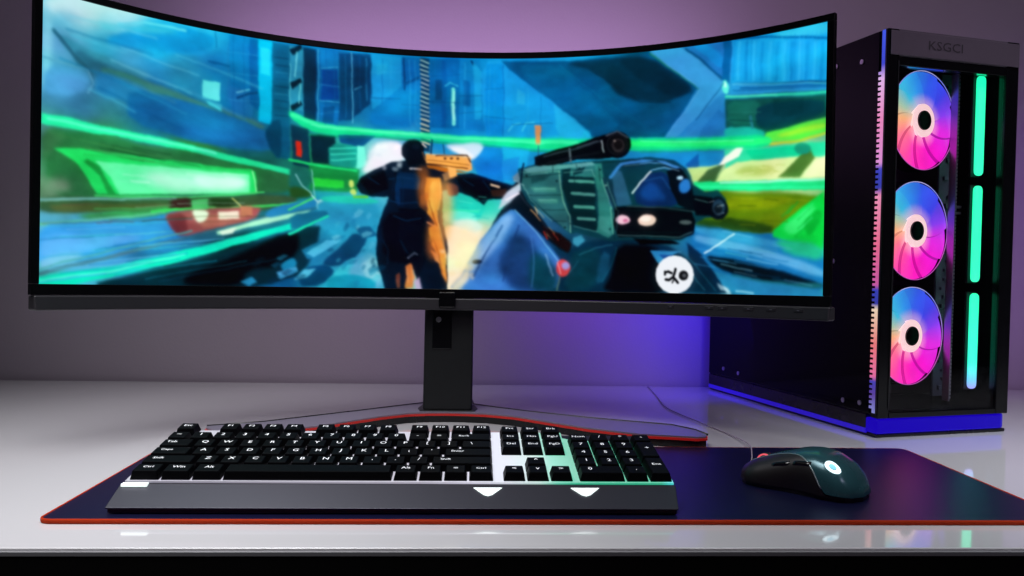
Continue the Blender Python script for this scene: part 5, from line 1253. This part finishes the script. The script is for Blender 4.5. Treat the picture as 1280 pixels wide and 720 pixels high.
# lit backplate
bp_m = ramp_emit('backlight_plate', 'X', [(-.258,'8C8898'), (-.16,'9C98A8'), (.02,'B8B4C4'), (.060,'DAD8EA'), (.098,'E4E8F4'), (.128,'CDEFE6'), (.146,'66E2BE'), (.165,'28C898'), (.245,'20C494'), (.2535,'40E4E0'), (.258,'50F0F0')], .72, (.35,.35,.37), .4)
bm = bmesh.new()
UX = W/22.75; XN = 18.55*UX
box(bm, .001, XN, .001, DB-.001, .0003, .0022, M=KM); 
prism(bm, [(XN+.0001,.001), (W-.0005,.001), (W-.0005,DB-.026), (XN+.012,DB-.026), (XN+.0001,DB-.018)], .0003, .0022, M=KM)
obj('backlight_plate', bm, bp_m, kb, off=kb0)
# keys
key_m = mat('keycap', (.0022,.0022,.0030), .5, bump=.08, spec=.05); leg_m = mat('legend', (.7,.7,.7), .5, emit=(.85,.88,1), es=.55)
PIT = .0222
def key(x, row, w, txt, hh=1, tall=0):
    """x, w in key units; row counted from the space bar"""
    g = .0019; x0 = x*UX+g/2; x1 = (x+w)*UX-g/2; y0 = .0022+row*PIT+g/2*.6; y1 = .0022+(row+hh)*PIT-g/2*.6; z0 = .0026; z1 = .0108+tall
    i = .0021; iy = .0022
    bm = bmesh.new()
    lo = [(x0,y0), (x1,y0), (x1,y1), (x0,y1)]; hi = [(x0+i,y0+iy*.8), (x1-i,y0+iy*.8), (x1-i,y1-iy*1.1), (x0+i,y1-iy*1.1)]
    a = [bm.verts.new(KM@Vector((*p, z0))) for p in lo]; b = [bm.verts.new(KM@Vector((*p, z1))) for p in hi]
    bm.faces.new(a[::-1]); bm.faces.new(b)
    side_f = [bm.faces.new((a[k], a[(k+1)%4], b[(k+1)%4], b[k])) for k in range(4)]
    bmesh.ops.bevel(bm, geom=[e for e in bm.edges if all(v_ in b or v_ in a for v_ in e.verts) and not all(v_ in a for v_ in e.verts)], offset=.0009, segments=2, affect='EDGES', profile=.6)
    for f in bm.faces: f.material_index = 0
    if txt:
        sz = .0088 if len(txt) == 1 else (.0070 if len(txt) <= 3 else .0060)
        cx, cy = (x0+x1)/2, y0+(y1-y0)*.56
        if w > 1.4: cx = x0+.011 if len(txt) < 4 else x0+.014
        add_text(bm, txt, sz, KM@Matrix.Translation((cx, cy, z1+.00012)), 1)
    k = obj('key', bm, [key_m, leg_m], kb, off=kb0)
def row(r, x, items):
    for it in items:
        t, w = it if isinstance(it, tuple) else (it, 1)
        if t is not None: key(x, r, w, t)
        x += w
XM = .15
row(0, XM, [('Ctrl',1.25), ('Win',1.25), ('Alt',1.25), ('',7.0), ('Alt',1.05), ('Fn',1.05), ('=',1.05), ('Ctrl',1.1)])
row(1, XM, [('Shift',2.25), *'ZXCVBNM,./', ('Shift',2.75)])
row(2, XM, [('Caps',1.75), *'ASDFGHJKL;', "'", ('Enter',2.25)])
row(3, XM, [('Tab',1.5), *'QWERTYUIOP[]', ('\\',1.5)])
row(4, XM, ['~', *'1234567890-=', ('Back',2)])
FR = 5.22
row(FR, XM, ['Esc', (None,1), 'F1', 'F2', 'F3', 'F4', (None,.5), 'F5', 'F6', 'F7', 'F8', (None,.5), 'F9', 'F10', 'F11', 'F12'])
XV = 15.50
row(0, XV, ['<', 'v', '>']); row(1, XV, [(None,1), '^'])
row(3, XV, ['Del', 'End', 'PgD']); row(4, XV, ['Ins', 'Hm', 'PgU']); row(FR-.12, XV, ['Prt', 'Scr', 'Brk'])
XK = 18.72
row(0, XK, [('0',2), '.']); row(1, XK, ['1','2','3']); row(2, XK, ['4','5','6']); row(3, XK, ['7','8','9']); row(4, XK, ['Num','/','*','-'])
key(XK+3, 2, 1, '+', 2); key(XK+3, 0, 1, 'Ent', 2)
bm = bmesh.new()
bm.free()
for x in (X0+.03, X1-.03):
    bm = bmesh.new(); box(bm, x-.012, x+.012, .862, .872, .0002, .0290); obj('tilt_foot', bm, blk, kb, off=kb0, bevel=.001)

# ------------------------------------------------------------ mouse
ms0 = Vector((.3500, .8200, .0032)); ang = math.radians(-42)
mouse = tag(empty('mouse', ms0, ang), 'dark grey gaming mouse, teal screen reflection in its shell colour, with a glowing logo on the desk pad right of the keyboard', 'mouse')
# local: +x tail, -x nose; y left/right (-y faces the camera side)
LM = .122
hw = [(-.5,.020),(-.47,.0275),(-.38,.0315),(-.2,.0315),(0,.0310),(.2,.0335),(.36,.0325),(.45,.0255),(.49,.0150),(.5,.006)]
ht = [(-.5,.0150),(-.47,.0190),(-.38,.0240),(-.2,.0320),(0,.0390),(.12,.0405),(.25,.0380),(.38,.0290),(.46,.0180),(.5,.0080)]
def lerp(tab, t):
    for (a, x), (b, y) in zip(tab, tab[1:]):
        if t <= b: 
            u = (t-a)/(b-a); u = max(0, min(1, u)); return x+(y-x)*u
    return tab[-1][1]
def sm_(tab, t): return sum(lerp(tab, min(.5, max(-.5, t+d))) for d in (-.03,-.015,0,.015,.03))/5
def mpoint(t, ph):
    """ph 0: camera-side foot, 1: far-side foot"""
    w = sm_(hw, t)*1.08; h = sm_(ht, t)*1.10; a = PI*(1-ph)
    ex = 2/2.6
    c, s_ = math.cos(a), math.sin(a)
    y = math.copysign(abs(c)**ex, c)*w; z = .0045+(h-.0045)*(abs(s_)**ex)
    # waist on the thumb side
    if y < 0: y *= 1-.10*math.exp(-((t+.02)/.2)**2)*(1-min(1, z/.03))
    return Vector((t*LM, -(-y), z))
SP = [(-.5,.44),(-.3,.43),(-.1,.38),(.03,.30),(.13,.18),(.20,.06),(.23,.0),(.5,.0)]
def split(t): return sum(lerp(SP, min(.5, max(-.5, t+d))) for d in (-.04,-.02,0,.02,.04))/5
NT, NP = 60, 44
def mouse_skin(lo, hi, out=0., t0=-.5, t1=.5):
    bm = bmesh.new(); g = []
    for i in range(NT+1):
        t = t0+(t1-t0)*i/NT; a, b = lo(t), hi(t); rowv = []
        for j in range(NP+1):
            ph = a+(b-a)*j/NP; p = mpoint(t, ph)
            if out: p = Vector((p.x, p.y*(1+out), p.z+out*.03))
            rowv.append(bm.verts.new(p))
        g.append(rowv)
    for i in range(NT):
        for j in range(NP): bm.faces.new((g[i][j], g[i+1][j], g[i+1][j+1], g[i][j+1]))
    for e in (g[0], g[-1]): 
        try: bm.faces.new(e)
        except ValueError: pass
    return bm
teal_reflection_m = mat('mouse_shell', (.030,.105,.122), .25, metal=.35, noise=.04, coat=.2)  # dark grey shell; teal reflection of the screen put into its base colour
grip_m = mat('mouse_grip', (.009,.006,.007), .42, bump=.15, bscale=1200)
seam_m = mat('mouse_seam', (.35,.42,.42), .3, metal=.6)
spl = lambda t: max(.004, split(t))
sh = obj('shell', mouse_skin(lambda t: spl(t)+.004, lambda t: 1), teal_reflection_m, mouse, smooth=True)
obj('side_grip', mouse_skin(lambda t: 0, lambda t: max(.0005, spl(t)-.004)), grip_m, mouse, smooth=True)
bm = bmesh.new(); tube(bm, [mpoint(-.46+.68*i/50, spl(-.46+.68*i/50)) for i in range(51)], .0007, 8)
obj('seam', bm, seam_m, mouse, smooth=True)
bm = bmesh.new(); prism(bm, [(sm*LM*.985*t, y) for sm, t, y in ([(1, -.5+i/20, -sm_(hw, -.5+i/20)*.97) for i in range(21)]+[(1, .5-i/20, sm_(hw, .5-i/20)*.97) for i in range(21)])], .0002, .0050)
obj('sole', bm, blk, mouse)
# thumb buttons on the camera side
for t0_, t1_ in ((-.22,-.06), (-.04,.12)):
    bm = bmesh.new(); g = []
    for i in range(9):
        t = t0_+(t1_-t0_)*i/8; rr_ = []
        for j in range(5):
            p = mpoint(t, .19+.055*j/4); rr_.append(bm.verts.new(p+Vector((0,-.0013 if 0 < j < 4 and 0 < i < 8 else .0004,.0002))))
        g.append(rr_)
    for i in range(8):
        for j in range(4): bm.faces.new((g[i][j], g[i+1][j], g[i+1][j+1], g[i][j+1]))
    obj('thumb_button', bm, blk_gloss, mouse, smooth=True)
# wheel in its slot
bm = bmesh.new(); box(bm, -.052, -.022, -.0045, .0045, .0215, .0262, M=Matrix.Rotation(math.radians(-16), 4, 'Y')@Matrix.Translation((0,0,-.004)))
obj('wheel_slot', bm, blk_gloss, mouse, bevel=.001)
wheel_m = mat('wheel_rubber', (.01,.01,.01), .6); pink_m = mat('wheel_light', (.5,.1,.1), .4, emit=(.9,.10,.14), es=.9)
bm = bmesh.new(); disc(bm, (-.043,-.0034,.0205), (0,1,0), .0096, .0068, 32); wh = obj('scroll_wheel', bm, wheel_m, mouse, bevel=.0008)
bm = bmesh.new()
for y in (-.0042, .0030): ring(bm, (-.043, y, .0205), (0,1,0), .0076, .0092, .0009)
obj('wheel_light', bm, pink_m, wh)
# seam between the two buttons, and the glowing logo
bm = bmesh.new(); tube(bm, [mpoint(-.48+.30*i/12, .5)+Vector((0,0,.0001)) for i in range(13)]+[mpoint(-.18+.22*i/10, .5)+Vector((0,0,.0001)) for i in range(1,11)], .0005, 6)
obj('button_gap', bm, blk_gloss, mouse, smooth=True)
logo_m = mat('logo_light', (.8,.8,.8), .4, emit=(.62,.93,1), es=1.25)
def surf_patch(poly_tp, lift=.0004):
    bm = bmesh.new(); c = bm.verts.new(mpoint(sum(p[0] for p in poly_tp)/len(poly_tp), sum(p[1] for p in poly_tp)/len(poly_tp))+Vector((0,0,lift*1.6)))
    v = [bm.verts.new(mpoint(*p)+Vector((0,0,lift))) for p in poly_tp]
    for i in range(len(v)): bm.faces.new((c, v[i], v[(i+1)%len(v)]))
    return bm
bm = bmesh.new()
rings_ = []
for rr_ in (.45, .72, 1.0): rings_.append([bm.verts.new(mpoint(.285+.064*rr_*math.cos(a), .270+.066*rr_*math.sin(a))+Vector((0,0,.0005))) for a in [2*PI*i/28 for i in range(28)]])
for a_, b_ in zip(rings_, rings_[1:]):
    for i in range(28): bm.faces.new((a_[i], a_[(i+1)%28], b_[(i+1)%28], b_[i]))
lg = obj('logo', bm, logo_m, mouse, smooth=True)
obj('logo_core', surf_patch([(.285+.026*math.cos(2*PI*i/20), .270+.026*math.sin(2*PI*i/20)) for i in range(20)], .0007), mat('logo_core_light', (.3,.6,.7), .4, emit=(.12,.55,.72), es=1), lg)
# cable
MI = (Matrix.Translation(ms0)@Matrix.Rotation(ang, 4, 'Z')).inverted()
bm = bmesh.new(); tube(bm, [MI@p for p in smoothpts([(.3130,.8665,.014), (.318,.895,.010), (.340,.955,.0055), (.358,1.02,.0052), (.356,1.10,.0018), (.338,1.19,.0016), (.32,1.30,.0016), (.33,1.42,.0016), (.34,1.54,.0018)])], .0008, 8)
obj('cable', bm, mat('mouse_cable', (.34,.28,.34), .6), mouse, smooth=True)

# ------------------------------------------------------------ computer tower
tw = tag(empty('computer_tower', (.5593, 1.0817, 0), .23421), 'tall black computer tower with three glowing fans and green light bars behind glass', 'computer')
TW, TD, TH = .228, .4546, .563
side_m = mat('side_glass_black', (.0012,.0012,.003), .08, spec=.12)
frame_m = mat('frame_black', (.003,.003,.004), .22, spec=.3)
head_m = mat('header_metal', (.14,.115,.15), .42, metal=.4, noise=.05, nscale=90)
inner_m = mat('inside_black', (.008,.008,.010), .6)
# shell: back, top, bottom, sides
bm = bmesh.new()
box(bm, .002, TW-.0, .014, TD, TH-.006, TH)            # top
box(bm, .002, TW, .014, TD, .030, .036)                # floor
box(bm, TW-.005, TW, .014, TD-.0002, .0362, TH-.0062)  # right side
box(bm, .0022, TW-.0052, TD-.006, TD, .0362, TH-.0062) # back
obj('case', bm, frame_m, tw, bevel=.001)
bm = bmesh.new(); box(bm, .0, .0045, .016, TD-.001, .032, TH-.0005)
sp = obj('side_panel', bm, side_m, tw, bevel=.0012)
for y, z in ((.050,.528), (.105,.534), (.10,.245), (.07,.0420), (.035,.0440), (.35,.044), (.40,.046)):
    bm = bmesh.new(); disc(bm, (.0001, y, z), (-1,0,0), .0036, .0016, 16); obj('screw', bm, steel, tw)
# front frame with opening .019-.205 x .033-.512
bm = bmesh.new(); f0, f1 = 0, .0138
box(bm, 0, .019, f0, f1, .0268, TH-.0002); box(bm, .206, TW, f0, f1, .0268, TH-.0002)
box(bm, .0192, .2058, f0, f1, .0268, .0355); box(bm, .0192, .2058, f0, f1, .5135, .5260)
obj('front_frame', bm, frame_m, tw, bevel=.0015)
bm = bmesh.new(); box(bm, .0035, .2262, -.0020, -.0002, .5270, TH-.003); box(bm, .0192, .2058, -.0001, f1, .5262, TH-.0004)
hd = obj('header_panel', bm, head_m, tw, bevel=.001)
bm = bmesh.new(); add_text(bm, 'KSGCI', .0175, Matrix.Translation((.0950,-.0024,.5435))@Matrix.Rotation(PI/2, 4, 'X')@Matrix.Scale(1.25, 4, (1,0,0)))
obj('lettering', bm, mat('header_letter', (.03,.026,.034), .5), hd)
# inner lip
lip_m = mat('frame_lip', (.03,.03,.034), .25, metal=.5)
bm = bmesh.new(); box(bm, .0165, .0188, -.0012, -.0001, .040, .520)
obj('trim_strip', bm, lip_m, tw)
# glass
gm = bpy.data.materials.new('front_glass'); gm.use_nodes = True; n_ = gm.node_tree.nodes; n_.clear(); l_ = gm.node_tree.links
out_ = n_.new('ShaderNodeOutputMaterial'); mx = n_.new('ShaderNodeMixShader'); tr = n_.new('ShaderNodeBsdfTransparent'); gl = n_.new('ShaderNodeBsdfGlossy'); fr = n_.new('ShaderNodeFresnel')
tr.inputs['Color'].default_value = (.92,.92,.94,1); gl.inputs['Roughness'].default_value = .03; fr.inputs['IOR'].default_value = 1.18
l_.new(fr.outputs[0], mx.inputs['Fac']); l_.new(tr.outputs[0], mx.inputs[1]); l_.new(gl.outputs[0], mx.inputs[2]); l_.new(mx.outputs[0], out_.inputs['Surface'])
bm = bmesh.new(); box(bm, .0192, .2058, .0030, .0055, .0357, .5133); obj('front_glass', bm, gm, tw)
# inside: board, card, shroud, cables
board_m = mat('board_dark', (.10,.12,.16), .4, noise=.1)
bm = bmesh.new(); box(bm, .006, TW-.006, .135, .140, .037, .555); bd = obj('inner_wall', bm, inner_m, tw)
bm = bmesh.new(); box(bm, .150, .184, .060, .064, .045, .525)
for k in range(34):
    z = .055+.0136*k; w_ = random.uniform(.003,.011); x = random.uniform(.155,.170); box(bm, x, x+w_, .0555, .0598, z, z+random.uniform(.003,.008))
obj('circuit_board', bm, board_m, tw, bevel=.0004)
chip_m = mat('component_silver', (.45,.47,.52), .35, metal=.8)
for z, x, w_ in ((.470,.1600,.006), (.327,.168,.016), (.318,.172,.012), (.158,.166,.003), (.152,.166,.003), (.145,.166,.003), (.137,.166,.003), (.493,.150,.004)):
    bm = bmesh.new(); box(bm, x, x+w_, .0510, .0553, z, z+.0035); obj('component', bm, chip_m, tw)
bm = bmesh.new(); box(bm, .1500, .1520, .0300, .0420, .042, .520)
for k in range(86): box(bm, .1494, .1526, .0285, .0299, .046+.0055*k, .0492+.0055*k)
obj('metal_rail', bm, chip_m, tw)
# fans
blade_m = ramp_emit('fan_light', 'X', [(0,'F8B078'), (.075,'FF7088'), (.17,'FF3CA0'), (.25,'FF18B8'), (.36,'F010C8'), (.47,'D828D8'), (.54,'8038E0'), (.62,'3A40E0'), (.72,'2E58E0'), (.80,'2C8CE0'), (.88,'38B8D8'), (.94,'A8C8A8'), (1,'F8B078')], 1, (.03,.03,.04), .4, radial=True)
n_ = blade_m.node_tree.nodes; l_ = blade_m.node_tree.links; b_ = n_['Principled BSDF']; b_bl = b_
# soft radial streaks of frosted blades
tc_ = n_.new('ShaderNodeTexCoord'); nz = n_.new('ShaderNodeTexNoise'); nz.inputs['Scale'].default_value = 22; nz.inputs['Detail'].default_value = 1
l_.new(tc_.outputs['Object'], nz.inputs['Vector']); mr_ = n_.new('ShaderNodeMapRange'); mr_.inputs['To Min'].default_value = .85; mr_.inputs['To Max'].default_value = 1.6
l_.new(nz.outputs['Fac'], mr_.inputs['Value']); l_.new(mr_.outputs['Result'], b_.inputs['Emission Strength'])
diff_m = ramp_emit('fan_back_light', 'X', [(0,'F0A070'), (.075,'E85878'), (.17,'E02890'), (.25,'E010A0'), (.36,'C808A8'), (.47,'A818B0'), (.54,'6028C0'), (.62,'2830C0'), (.72,'2048C8'), (.80,'1C74C8'), (.88,'28A0C0'), (.94,'98B090'), (1,'F0A070')], .95, (.03,.03,.04), .4, radial=True)
hubring_m = mat('hub_ring_light', (.8,.7,.7), .4, emit=(1,.66,.62), es=.98)
rim_shine_m = ramp_emit('rim_shine_glow', 'Z', [(-.07,'C030B0'), (-.03,'D050C8'), (.02,'A888E8'), (.06,'7C90F0'), (.075,'E0D0F4')], .8, (.4,.4,.4), .4)  # glow stands in for light caught on the edge of the fan frame
for i_, (u, z, rz) in enumerate(((.0905,.4480,0), (.0835,.2898,0), (.0805,.1385,0))):
    e = empty('fan', (u, .034, z), .20); e.parent = tw
    bm = bmesh.new(); ring(bm, (0,-.0026,0), (0,1,0), .0702, .0724, .022); fo = obj('fan_frame', bm, frame_m, e)
    bm = bmesh.new(); ring(bm, (0,-.0034,0), (0,1,0), .0698, .0708, .0006); obj('rim_shine', bm, rim_shine_m, e)
    bm = bmesh.new()
    for k in range(9):
        a0 = 2*PI*k/9+.35*i_; g = []
        for r_i in range(9):
            r = .021+(.0694-.021)*r_i/8; rowv = []
            for q_ in range(7):
                f = q_/6; a = a0+f*.655+.45*(r-.02)/.05
                rowv.append(bm.verts.new((r*math.cos(a), -.0024+.0034*f*f, r*math.sin(a))))
            g.append(rowv)
        for r_i in range(8):
            for q_ in range(6): bm.faces.new((g[r_i][q_], g[r_i+1][q_], g[r_i+1][q_+1], g[r_i][q_+1]))
    bl = obj('fan_blades', bm, blade_m, e, smooth=True)
    bm = bmesh.new(); disc(bm, (0,.0012,0), (0,1,0), .0699, .002, 56); obj('diffuser', bm, diff_m, e)
    bm = bmesh.new(); ring(bm, (0,-.0040,0), (0,1,0), .0140, .0235, .005); obj('hub_ring', bm, hubring_m, e)
    bm = bmesh.new(); disc(bm, (0,-.0065,0), (0,1,0), .0140, .010, 36, .0135); obj('hub', bm, blk_gloss, e, bevel=.0012)
# pale glow of the hub light spreading into the inner part of the blades
sx_ = n_.new('ShaderNodeSeparateXYZ'); l_.new(tc_.outputs['Object'], sx_.inputs[0]); cb_ = n_.new('ShaderNodeCombineXYZ'); l_.new(sx_.outputs['X'], cb_.inputs['X']); l_.new(sx_.outputs['Z'], cb_.inputs['Y'])
ln_ = n_.new('ShaderNodeVectorMath'); ln_.operation = 'LENGTH'; l_.new(cb_.outputs[0], ln_.inputs[0])
mg = n_.new('ShaderNodeMapRange'); mg.inputs['From Min'].default_value = .022; mg.inputs['From Max'].default_value = .042; mg.inputs['To Min'].default_value = .42; mg.inputs['To Max'].default_value = 0; mg.interpolation_type = 'SMOOTHSTEP'
l_.new(ln_.outputs['Value'], mg.inputs['Value']); mc_ = n_.new('ShaderNodeMixRGB'); mc_.inputs['Color2'].default_value = (1,.55,.52,1)
l_.new(mg.outputs['Result'], mc_.inputs['Fac']); src_ = b_bl.inputs['Emission Color'].links[0].from_socket; l_.new(src_, mc_.inputs['Color1']); l_.new(mc_.outputs['Color'], b_bl.inputs['Emission Color'])
# green light bars
for z0, z1 in ((.3735,.5185), (.2175,.3585), (.0600,.2008)):
    st_ = [(0,'7C78C0' if z0 < .1 else '20C890'), (.014,'50A0C0' if z0 < .1 else '18CC90'), (.04,'20D2A4' if z0 < .1 else '14D28E'), (.145,'14D68E')]
    m_ = ramp_emit('bar_light', 'Z', st_, 2.4, (.2,.3,.3), .4)
    bm = bmesh.new()
    pts = [(0,0,.0)]
    n = 18; r = .0078
    rings_ = []
    L_ = z1-z0
    for zz, rr_ in ((0,.35),(.0012,.7),(.004,.94),(.008,1),(L_-.008,1),(L_-.004,.94),(L_-.0012,.7),(L_,.35)):
        rings_.append([bm.verts.new((r*rr_*math.cos(2*PI*k/n), .55*r*rr_*math.sin(2*PI*k/n), zz)) for k in range(n)])
    for a_, b_ in zip(rings_, rings_[1:]):
        for k in range(n): bm.faces.new((a_[k], a_[(k+1)%n], b_[(k+1)%n], b_[k]))
    bm.faces.new(rings_[0][::-1]); bm.faces.new(rings_[-1])
    lb = obj('light_bar', bm, m_, tw, smooth=True); lb.location = (.1895, .028, z0)
    bm = bmesh.new(); box(bm, -.0085, .0085, .0055, .0095, -.002, L_+.002); obj('bar_housing', bm, inner_m, lb, bevel=.0008)
# corner light strip with beads on the side face
strip_m = ramp_emit('corner_strip_light', 'Z', [(.028,'8890D8'), (.06,'502898'), (.078,'3030B0'), (.085,'E868A0'), (.13,'F07878'), (.178,'F0D8B8'), (.186,'2028A0'), (.205,'2030B8'), (.212,'C850A0'), (.27,'F06890'), (.335,'F090B8'), (.345,'2028A8'), (.372,'2830C0'), (.380,'E090D8'), (.44,'F088C0'), (.495,'E8B8F0'), (.515,'2838D0'), (.56,'3858F0')], .85, (.2,.2,.2), .3)
bm = bmesh.new(); box(bm, -.0012, -.0002, .0042, .0100, .034, .5615)
for k in range(66):
    z = .040+.0071*k
    box(bm, -.0022, -.0002, .0102, .0145, z, z+.0038)
obj('corner_light_strip', bm, strip_m, tw)
bm = bmesh.new(); box(bm, -.0008, 0, .0015, .0040, .032, .561); obj('corner_trim', bm, lip_m, tw)
# blue base light: front band with a rounded right end, thin line along the side
blue_m = mat('base_light_blue', (.004,.002,.02), .25, emit=(.008,.0,.42), es=1, spec=.1)
bm = bmesh.new(); pts = [(-.001,.0), (.214,.0), (.222,.003), (.2275,.010), (.2285,.022), (-.001,.022)]
prism(bm, pts, .0058, .0262); obj('base_light', bm, blue_m, tw, bevel=.002, seg=3)
bm = bmesh.new(); box(bm, -.0005, .003, .0222, TD-.002, .0035, .0100); obj('side_base_light', bm, mat('side_base_blue', (.02,.01,.3), .3, emit=(.02,.006,.5), es=.8), tw)
bm = bmesh.new(); box(bm, .0004, TW-.0004, .0225, TD-.001, .0101, .0298); box(bm, .002, TW-.002, .002, TD-.004, .0003, .0048)
obj('base', bm, blk, tw, bevel=.001)

# ------------------------------------------------------------ lights
def area(name, loc, tgt, size, energy, col, spread=180, sy=None):
    l = bpy.data.lights.new(name, 'AREA'); l.energy = energy; l.color = col; l.size = size; l.spread = math.radians(spread)
    if sy: l.shape = 'RECTANGLE'; l.size_y = sy
    o = bpy.data.objects.new(name, l); C.objects.link(o); o.location = loc
    o.rotation_euler = (Vector(tgt)-Vector(loc)).to_track_quat('-Z', 'Y').to_euler()
    return o
area('ceiling_lamp', (-.50, .60, 1.30), (-.36, .76, 0), .80, 4.8, (.98,.97,1), 64)
area('desk_fill', (.74, .60, 1.25), (.92, .80, 0), .45, 2.6, (.90,.95,1), 58)  # added fill to brighten the right side of the desk, no real fixture
area('purple_lamp', (-.02, 1.33, .535), (-.02, 1.556, .74), .90, 1.45, (.80,.50,1), 180, .05)
area('wall_fill', (-.16, 1.34, .24), (-.16, 1.556, .20), .25, .07, (.95,.62,1), 180, .1)  # added fill on the wall left of the stand, in place of ceiling spill
area('blue_lamp', (.50, 1.40, .17), (.48, 1.556, .12), .30, .85, (.03,.0,1), 180, .14)
area('violet_lamp', (.20, 1.42, .20), (.20, 1.556, .16), .20, .10, (.26,.01,1), 180, .08)
area('magenta_lamp', (1.08, 1.40, .3), (1.08, 1.556, .3), .2, .13, (.42,.05,1), 180, .5)
area('header_fill', (1.1, -.5, 1.6), (.66, 1.08, .5), .8, .6, (1,.75,1), 40)  # added fill aimed at the tower to lift its dark header

# ------------------------------------------------------------ world, camera, render
w = bpy.data.worlds.new('World'); S.world = w; w.use_nodes = True
w.node_tree.nodes['Background'].inputs[0].default_value = (.010,.008,.012,1); w.node_tree.nodes['Background'].inputs[1].default_value = 1
cam = bpy.data.cameras.new('camera'); co = bpy.data.objects.new('camera', cam); C.objects.link(co)
RR = [[0.9987285300306517, 0.04796791284206766, -0.015504923101697946], [-0.04751372589395217, 0.9984655637482213, 0.02844229000311347], [0.016845449073507816, -0.027669429819254132, 0.9994751790309698]]
co.matrix_world = Matrix(((RR[0][0], RR[0][2], -RR[0][1], 0), (RR[1][0], RR[1][2], -RR[1][1], 0), (RR[2][0], RR[2][2], -RR[2][1], .23002), (0,0,0,1)))
cam.sensor_width = 36; cam.lens = 36*1007.906/1280; cam.clip_start = .01; cam.clip_end = 50
S.camera = co
S.render.engine = 'CYCLES'
S.view_settings.view_transform = 'Standard'; S.view_settings.look = 'None'; S.view_settings.exposure = 0; S.view_settings.gamma = 1
